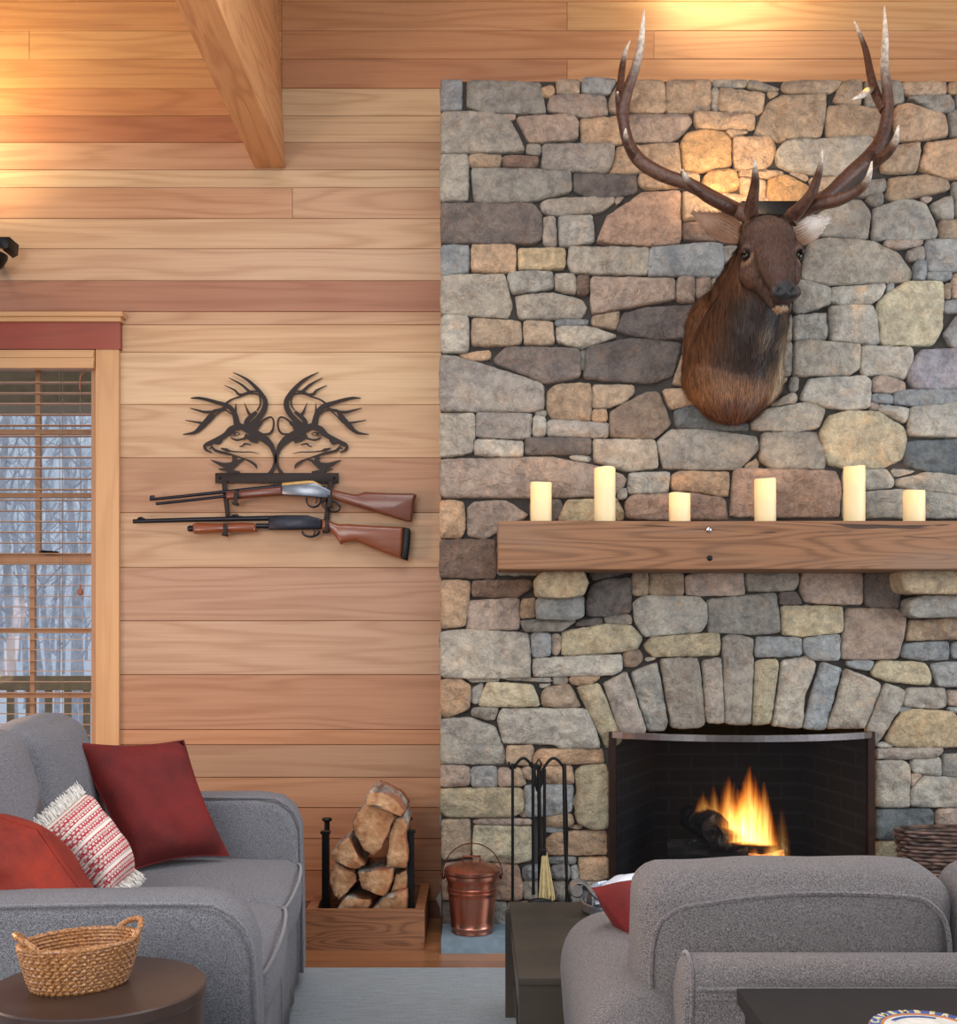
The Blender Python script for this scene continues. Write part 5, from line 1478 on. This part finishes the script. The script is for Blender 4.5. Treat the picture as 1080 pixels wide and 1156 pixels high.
for sdx in range(2):
    for i in range(n+1):
        for j in range(n+1): cc.append((i/n, j/n, 0, 1))
m.c = cc; po = m.build('patterned_pillow', PAT, label='small red and white woven pillow with white fringe', cat='pillow', angle=180)
FR = plain('white_fringe', (236, 232, 224), .9); rr = random.Random(5)
for (p0, p1, outv) in ((C[0], C[1], (C[0]-C[3]).normalized()), (C[3], C[2], (C[3]-C[0]).normalized())):
    b = MB()
    for k in range(430):
        u = rr.random(); p = p0.lerp(p1, u)+nr*rr.uniform(-.012, .012)-outv*.006; L = rr.uniform(.022, .042); side = (p1-p0).normalized()
        q = p+outv*L+side*rr.uniform(-.012, .012)+nr*rr.uniform(-.012, .012); md = p.lerp(q, .5)+nr*rr.uniform(-.006, .006); b.tube([p, md, q], [.0016, .0018, .0008], 4)
    b.build('fringe', FR, po, kind='stuff')
# round drum table with basket
DRUM = wood('dark_walnut_drum', (50, 34, 31), axis=2, contrast=.5, rough=.42, freq=30, coat=.2)
d = 2.03; S = d/F; tc_ = Vector(((110-CX)*S, d-D0, 0)); R_ = 120*S; zt = .555
dt = empty('drum_table', tc_, 'round dark brown drum side table in the lower left corner', 'table')
m = MB(); m.lathe([(.001, zt), (R_-.003, zt), (R_, zt-.003), (R_, zt-.020), (R_-.003, zt-.024), (.001, zt-.024)], tc_, 64).build('table_top', DRUM, dt, angle=30)
m = MB(); m.lathe([(R_-.004, zt-.024), (R_-.004, .3), (R_-.012, .012), (.001, .012)], tc_, 64).build('drum', DRUM, dt, angle=30)
WK, t, pb, o_ = nt('honey_wicker'); n_ = tnoise(t, objvec(t, (260, 260, 260)), 1, 2); t.links.new(mixc(t, maprange(t, n_, .38, .62, 0, 1), s2l((190, 136, 84)), s2l((120, 74, 42))), pb.inputs['Base Color']); setin(pb, Roughness=.42)
bc = Vector(((90-CX)*d/F, d-D0-.0, zt+.001)); rz = math.radians(34)
ba = empty('woven_basket', bc, 'honey coloured oval woven basket with two handles on the drum table', 'basket')
def oval(a, r, z, k=0, ex=0): 
    x, y = math.cos(a)*r, math.sin(a)*r*.74; return bc+Vector((x*math.cos(rz)-y*math.sin(rz), x*math.sin(rz)+y*math.cos(rz), z))
m = MB(); K = 12
for k in range(K):
    z = .004+k*.0062; r = .079+.021*(k/(K-1))**.8
    pts = [oval(2*math.pi*i/120, r+.0016*math.sin(i*math.pi*2/3+(k % 2)*math.pi), z) for i in range(121)]
    m.tube(pts, [.0036+.0011*math.sin(i*math.pi*2/3+(k % 2)*math.pi) for i in range(121)], 6)
m.build('woven_side', WK, ba)
m = MB(); 
for k in range(8): m.tube([oval(2*math.pi*i/40, .008+k*.0098, .003) for i in range(41)], .0042, 5)
m.build('woven_bottom', WK, ba)
m = MB(); zr = .004+K*.0062
def rimz(a):
    s_ = abs(math.cos(a)); return max(0, (s_-.80)/.20)**.8*.0
m.tube([oval(2*math.pi*i/80, .101, zr) for i in range(81)], [.0045+.0008*math.sin(i*1.9) for i in range(81)], 8).build('rim', WK, ba)
for a0 in (0, math.pi):
    m = MB(); pts = []
    for i in range(17):
        u = i/16; a = a0-.62+1.24*u; h = math.sin(math.pi*u)**.6; pts.append(oval(a, .101+.006*h, zr+.001+.021*h))
    m.tube(pts, [.0052+.0008*math.sin(i*2.1) for i in range(17)], 8, 1, 3).build('handle', WK, ba)
# coffee table
EBN = wood('dark_coffee_table', (44, 42, 37), axis=0, contrast=.45, rough=.42, freq=26, dark=(.55, .5, .45, 1))
EBS = wood('dark_table_side', (70, 52, 46), axis=1, contrast=.45, rough=.35, freq=26)
zt = .354; y0, y1 = 2.763-D0, 3.55-D0; xl, xr_ = .094, .98
ct = empty('coffee_table', ((xl+xr_)/2, (y0+y1)/2, 0), 'low dark wood coffee table in front of the hearth', 'table')
m = MB(); m.rbox(((xl+xr_)/2, (y0+y1)/2, zt-.011), (xr_-xl, y1-y0, .022), .003, (0,0,0), 6).build('table_top', EBN, ct, angle=30)
m = MB(); m.box((xl+.004, y0+.05, zt-.10), (xl+.024, y1-.05, zt-.022)).build('apron', EBS, ct, smooth=False)
m = MB(); m.box((xl+.004, y0+.005, zt-.115), (xr_-.004, y0+.028, zt-.022)).build('drawer_front', EBN, ct, smooth=False)
m = MB(); m.box((xl+.004, y1-.024, zt-.10), (xr_-.004, y1-.004, zt-.022)).build('apron', EBN, ct, smooth=False)
m = MB(); m.box((xl+.01, y0+.01, .10), (xr_-.01, y1-.01, .122)).build('lower_shelf', EBN, ct, smooth=False)
for x, y in ((xl-.012, y1-.04), (xl+.004, y0+.03), (xr_-.05, y1-.05), (xr_-.05, y0+.03)):
    m = MB(); m.box((x, y, 0.0115), (x+(.032 if x < xl else .045), y+.045, zt-(.024 if x < xl else .022))).build('leg', EBN, ct, smooth=False)
# metal tray with scroll handle and white cloth
GALV, t, pb, o_ = nt('hammered_silver'); n_ = tnoise(t, objvec(t, (90, 90, 90)), 1, 3); t.links.new(mixc(t, n_, s2l((206, 210, 218)), s2l((140, 144, 152))), pb.inputs['Base Color']); setin(pb, Roughness=.3, Metallic=.9); bump(t, pb, n_, .4, .004)
d = 3.44; S = d/F; tcx = Vector(((708-CX)*S, d-D0, .355))
ty = empty('silver_tray', tcx, 'round silver tray with scroll handle and ribbed rim on the coffee table', 'tray')
R_ = 52*S; m = MB(); pr_ = [(.001, .012), (R_*.9, .012), (R_*.93, .004), (R_*.97, .0), (R_, .004), (R_, .026), (R_*.98, .03)]
m.lathe(pr_, tcx, 96)
for v_ in m.v:
    a = math.atan2(v_.y-tcx.y, v_.x-tcx.x); rr_ = math.hypot(v_.x-tcx.x, v_.y-tcx.y)
    if rr_ > R_*.96 and v_.z < tcx.z+.028: k = 1+.02*math.sin(a*48); v_.x = tcx.x+(v_.x-tcx.x)*k; v_.y = tcx.y+(v_.y-tcx.y)*k
m.build('ribbed_rim', GALV, ty, angle=30)
m = MB(); m.lathe([(R_*.86, .012), (R_*.86, .062), (R_*.84, .066), (R_*.82, .062), (R_*.82, .014)], tcx, 48).build('inner_wall', GALV, ty)
m = MB(); pr_ = [(660, 1003), (655, 1009), (649, 1010), (644, 1005), (646, 998), (652, 995), (659, 997), (665, 1004), (671, 1010), (679, 1014)]
P_ = [at(x, y, 3.36) for x, y in pr_]
m.tube(P_, .0065, 10, 1, 4)
for v_ in m.v: v_.y = P_[0].y+(v_.y-P_[0].y)*5
m.build('scroll_handle', GALV, ty)
m = MB(); m.tube([at(650, 1003, 3.36)+Vector((0, -.034, 0)), at(650, 1003, 3.36)+Vector((0, .034, 0))], .017, 18).build('scroll_end', plain('scroll_grey', (140, 136, 132), .5, .5), ty)
for k in range(4):
    a = math.radians(190+k*22); p = tcx+Vector((math.cos(a)*R_*.93, math.sin(a)*R_*.93, 0)); m = MB(); m.tube([p+Vector((0, 0, .02)), p+Vector((0, 0, .068))], .005, 8).build('gallery_post', GALV, ty)
LIN = plain('white_linen', (226, 234, 246), .85, 0, .2, 40, .04)
m = MB(); vs = []; fs = []; n = 24
for i in range(n+1):
    for j in range(n+1):
        u, v_ = i/n, j/n; x = -.105+.27*u; y = -.10+.2*v_; r_ = math.hypot((u-.62)*1.6, (v_-.5)*1.6); z = .078+.045*max(0, 1-r_*1.2)+.012*noise.noise(Vector((u*4, v_*4, 1)))
        if u < .3: z -= (0.3-u)*.12
        vs.append(tcx+Vector((x, y, z)))
for i in range(n):
    for j in range(n): a = i*(n+1)+j; fs.append((a, a+1, a+n+2, a+n+1))
m.add(vs, fs); o = m.build('white_cloth', LIN, label='folded white cloth lying in the silver tray', cat='cloth'); so = o.modifiers.new('s', 'SOLIDIFY'); so.thickness = .004
# loveseat seen from behind
lv = empty('tweed_loveseat', Vector((.75, -2.4, 0)), 'brown grey tweed loveseat seen from behind at the lower right', 'sofa')
def X(px, d): return (px-CX)*d/F
DB = 1.78; zf = HC-362*DB/F; xb0 = X(769, DB)
# rolled back: a profile swept sideways
prof = [(0, .12), (-.012, .45), (-.016, zf-.10), (-.022, zf-.062), (-.024, zf-.03), (-.012, zf-.008), (.012, zf+.002), (.045, zf-.004), (.075, zf-.03), (.085, zf-.07), (.08, .4), (.08, .12)]
m = MB(); vs = []; fs = []; n = len(prof)
P2, _ = spline([Vector((0, a, b2)) for a, b2 in prof], [1]*n, 3); n = len(P2); xs = [xb0, xb0+.004, xb0+.014, 1.3, 1.8, 1.815]; sc_in = [.82, .94, 1, 1, 1, .9]
cy_, cz_ = .03, zf-.15
for x, k in zip(xs, sc_in):
    for p in P2: vs.append(Vector((x, DB-D0+cy_+(p.y-cy_)*k, cz_+(p.z-cz_)*(k if p.z > cz_ else 1))))
for i in range(len(xs)-1):
    for k in range(n): fs.append((i*n+k, i*n+(k+1) % n, (i+1)*n+(k+1) % n, (i+1)*n+k))
fs += [tuple(range(n)), tuple((len(xs)-1)*n+k for k in reversed(range(n)))]
m.add(vs, fs); bo = m.build('back', GREY2, lv, angle=50)
b = MB(); b.tube([(x, DB-D0-.026, zf-.040) for x in [xb0+.02+k*.03 for k in range(50)]], .0032, 6); b.build('top_seam', PIPE2, bo)
b = MB(); b.tube([(x, DB-D0-.023, zf-.056) for x in [xb0+.02+k*.03 for k in range(50)]], .0026, 6); b.build('lower_seam', PIPE2, bo)
b = MB(); b.tube([(xb0+.012, DB-D0+cy_+(p.y-cy_)*1.02, cz_+(p.z-cz_)*(1.01 if p.z > cz_ else 1)) for p in P2], .003, 6); b.build('end_seam', PIPE2, bo)
# back cushions
dc = 1.98; w = (1080-722)*1.90/F; x0 = X(722, 1.90); zc0 = .34; ztop = HC-262*1.93/F
for k in range(2):
    xc = x0+w*(k+.5)+k*.01; cz = (zc0+ztop)/2; hh = ztop-zc0
    Mb = Matrix.Rotation(math.radians(4), 3, 'X'); m = MB(); m.rbox((xc, dc-D0, cz), (w, .17, hh), .048, (0, .030, .010), 20, Mb, .007, k*4)
    o = m.build('back_cushion', GREY2, lv, angle=80)
    b = MB(); yb = dc-D0-.095
    q = [(-w/2+.025, -hh/2+.05), (-w/2+.018, 0), (-w/2+.020, hh/2-.10), (-w/2+.05, hh/2-.052), (-w/2+.12, hh/2-.035), (0, hh/2-.022), (w/2-.10, hh/2-.026), (w/2-.05, hh/2-.04), (w/2-.02, hh/2-.09), (w/2-.016, 0), (w/2-.02, -hh/2+.05)]
    pts = []
    for a, c2 in q:
        p = Mb @ Vector((a, -.080-.030*(1-(2*a/w)**2)*(1-(2*c2/hh)**2)-.005+.018*max(0, (abs(2*c2/hh)-.80)/.2)**2+.012*max(0, (abs(2*a/w)-.88)/.12)**2, c2)); pts.append(Vector((xc, dc-D0, cz))+p)
    b.tube(pts, .0042, 6, 1, 5); b.build('cushion_piping', PIPE2, o)
m = MB(); m.rbox((x0+w+.02, 2.33-D0, .33), (2*w-.0, .56, .2), .05, (0, 0, .02), 12); m.build('seat_cushion', GREY2, lv, angle=80)
m = MB(); m.rbox((x0+w+.02, 2.3-D0, .17), (2*w+.3, .66, .22), .03, (0, 0, 0), 8); m.build('base', GREY2, lv, angle=80)
# left arm, a fat roll that curves down at the front
m = MB(); xa0, xa1 = .172, .40; ra = (xa1-xa0)/2; zt = .595
prof = [(-ra*.86, .12), (-ra*.9, .3), (-ra*.98, .42), (-ra, zt-ra*.85), (-ra*.82, zt-ra*.36), (-ra*.45, zt-ra*.08), (0, zt), (ra*.5, zt-ra*.1), (ra*.9, zt-ra*.45), (ra, zt-ra), (ra, .12)]
P2, _ = spline([Vector((a, 0, c2)) for a, c2 in prof], [1]*len(prof), 3); n = len(P2); vs = []; fs = []
st = [(1.86, .9, 0), (1.9, 1, 0), (2.1, 1, 0), (2.3, 1, 0), (2.44, .985, -.004), (2.52, .93, -.02), (2.57, .80, -.05), (2.59, .55, -.10)]
for y, k, dz in st:
    for p in P2: vs.append(Vector(((xa0+xa1)/2+p.x*k, y-D0, max(.12, (p.z-.3)*(.5+.5*k)+.3+dz) if p.z > .3 else p.z)))
for i in range(len(st)-1):
    for k in range(n): fs.append((i*n+k, i*n+(k+1) % n, (i+1)*n+(k+1) % n, (i+1)*n+k))
fs += [tuple(range(n)), tuple((len(st)-1)*n+k for k in reversed(range(n)))]
m.add(vs, fs); m.build('arm', GREY2, lv, angle=80)
for x, y in ((.25, 1.95), (.25, 2.5), (1.5, 1.95), (1.5, 2.5)): m = MB(); m.rbox((x, y-D0, .065), (.05, .05, .11), .004, (0,0,0), 4).build('foot', BLK, lv)
m = MB(); C = [at(667, 1002, 2.30), at(775, 985, 2.34), at(800, 1115, 2.22), at(738, 1092, 2.18)]
vs, _, nr = pillow(m, C, .12, 16, .02, .004, 3); m.build('throw_pillow', RED, label='red velvet pillow corner poking out beside the loveseat cushion', cat='pillow', angle=180)
# console table and camembert dish
CON = plain('black_console', (20, 21, 24), .45, 0, .05, 30)
dT = 1.665; zt = HC-395*dT/F; xl = X(831, dT)
co = empty('console_table', (xl+.4, dT-D0-.18, 0), 'black console table behind the loveseat at the lower right', 'table')
m = MB(); m.rbox((xl+.45, dT-D0-.19, zt-.012), (.9, .38, .024), .002, (0,0,0), 4).build('table_top', CON, co, angle=30)
m = MB(); m.box((xl+.01, dT-D0-.37, zt-.08), (xl+.89, dT-D0-.01, zt-.025)).build('apron', CON, co, smooth=False)
for x, y in ((xl+.01, dT-D0-.05), (xl+.85, dT-D0-.05), (xl+.01, dT-D0-.37), (xl+.85, dT-D0-.37)): m = MB(); m.box((x, y, .011), (x+.04, y+.04, zt-.08)).build('leg', CON, co, smooth=False)
dk = 1.44; r = .0706; dc_ = Vector(((1048-CX)*dk/F, dk-D0, zt)); CER = plain('white_ceramic', (236, 232, 222), .25); BLU = plain('blue_glaze', (62, 92, 160), .3); OR = plain('orange_glaze', (206, 128, 70), .3)
YEL = plain('cream_letter_glaze', (238, 224, 168), .35)
ca = empty('camembert_dish', dc_, 'round camembert dish with a blue lettered rim on the console table', 'dish')
hz = .017
m = MB(); m.lathe([(.001, 0), (r*.9, 0), (r, .003), (r, hz-.002), (r-.002, hz), (r*.3, hz), (.001, hz)], dc_, 64).build('dish_body', CER, ca, angle=30)
m = MB(); m.lathe([(r*.80, hz+.0002), (r*.985, hz+.0002), (r*.985, hz+.0008), (r*.80, hz+.0008), (r*.80, hz+.0002)], dc_, 64).build('blue_band', BLU, ca, smooth=False)
m = MB(); m.lathe([(r*.75, hz+.0002), (r*.80, hz+.0002), (r*.80, hz+.001), (r*.75, hz+.001), (r*.75, hz+.0002)], dc_, 64); m.build('orange_ring', OR, ca, smooth=False)
m = MB(); m.lathe([(r*.985, hz+.0002), (r*1.0, hz-.002), (r*1.004, hz-.001), (r*.985, hz+.001)], dc_, 64); m.build('rim_line', OR, ca, smooth=False)
for k, ch in enumerate('CAMEMBERT'):
    a = math.radians([-67, -53, -38, -23, -7, 8.5, 25, 40, 55][k]); cu = bpy.data.curves.new('letter', 'FONT'); cu.body = ch; cu.size = .0145; cu.extrude = .0003; cu.offset = .00035; cu.align_x = 'CENTER'; cu.align_y = 'CENTER'
    tmp = bpy.data.objects.new('t', cu); COL.objects.link(tmp); dg = bpy.context.evaluated_depsgraph_get(); me = bpy.data.meshes.new_from_object(tmp.evaluated_get(dg)); bpy.data.objects.remove(tmp)
    o = bpy.data.objects.new('letter', me); COL.objects.link(o); me.materials.clear(); me.materials.append(YEL); o.parent = ca
    o.location = (math.sin(a)*r*.892, math.cos(a)*r*.892, hz+.0011); o.rotation_euler = (0, 0, -a)
m = MB(); n = 14; vs = []
for i in range(n+1):
    a = math.radians(-48+80*i/n); 
    for rr_ in (.60, .68): vs.append(dc_+Vector((math.sin(a)*r*rr_, math.cos(a)*r*rr_, hz+.0006)))
m.add(vs, [(2*i, 2*i+1, 2*i+3, 2*i+2) for i in range(n)]); m.build('blue_mark', BLU, ca, smooth=False)
# ---------- light
def area(name, loc, target, size, power, col, sy=None, spread=180):
    l = bpy.data.lights.new(name, 'AREA'); l.energy = power; l.color = col; l.size = size; l.spread = math.radians(spread)
    if sy: l.shape = 'RECTANGLE'; l.size_y = sy
    o = bpy.data.objects.new(name, l); COL.objects.link(o); o.location = loc
    o.rotation_euler = (Vector(target)-Vector(loc)).to_track_quat('-Z', 'Y').to_euler(); return o
def spot(name, loc, target, ang, power, col, blend=.8, rad=.03):
    l = bpy.data.lights.new(name, 'SPOT'); l.energy = power; l.color = col; l.spot_size = math.radians(ang); l.spot_blend = blend; l.shadow_soft_size = rad
    o = bpy.data.objects.new(name, l); COL.objects.link(o); o.location = loc
    o.rotation_euler = (Vector(target)-Vector(loc)).to_track_quat('-Z', 'Y').to_euler(); return o
WARM = (1.0, .62, .28)
area('daylight_right_window', (4.3, -1.9, 1.9), (0.2, 0, 1.3), 1.8, 95, (.86, .93, 1.0), 2.0)
area('daylight_rear_window', (-1.6, -5.4, 2.3), (0.2, 0, 1.6), 2.6, 105, (1.0, .97, .92), 2.2)
spot('sconce_lamp', at(-22, 268, 4.52), at(-6, 95, 4.80), 88, 7, (1.0, .68, .30), 1.0, .03)
area('eave_lamp_left', at(-120, 105, 4.5), at(20, 95, 4.8), .25, 9, (1.0, .72, .36), .25)
area('cornice_lamp', at(830, -50, 4.56), at(830, 0, 4.8), .5, 3.2, (1.0, .80, .52), .05)
area('overhead_fill', (0.1, -1.9, 3.75), (0.1, -1.9, 0), 2.4, 62, (.92, .96, 1.0), 1.4)  # added soft light below the ceiling, brightens the rug and sofa tops
area('floor_lamp_left', (-2.7, -1.5, 1.15), (0.6, -2.3, .5), .5, 45, (1.0, .60, .36), .5)
area('picture_light', at(838, 226, 4.30), at(832, 140, 4.50), .22, 2.4, (1, .66, .36), .04)
spot('ceiling_spot', at(972, -80, 4.10), at(975, 103, 4.245), 6, 90, (1.0, .5, .12), .4, .01)
w = bpy.data.worlds.new('World'); bpy.context.scene.world = w; w.use_nodes = True
bg = w.node_tree.nodes['Background']; bg.inputs[0].default_value = (.80, .88, 1.0, 1); bg.inputs[1].default_value = .8
cd = bpy.data.cameras.new('Camera'); cam = bpy.data.objects.new('Camera', cd); COL.objects.link(cam)
cam.location = (0, -D0, HC); cam.rotation_euler = (math.radians(90), 0, 0)
cd.sensor_fit = 'VERTICAL'; cd.sensor_height = 36; cd.lens = F/1156*36; cd.shift_y = (CY-578)/1156; cd.clip_start = .05; cd.clip_end = 200
sc_ = bpy.context.scene; sc_.camera = cam
vs_ = sc_.view_settings; vs_.view_transform = 'Standard'; vs_.look = 'None'; vs_.gamma = 1; vs_.use_curve_mapping = False; vs_.exposure = 0.0
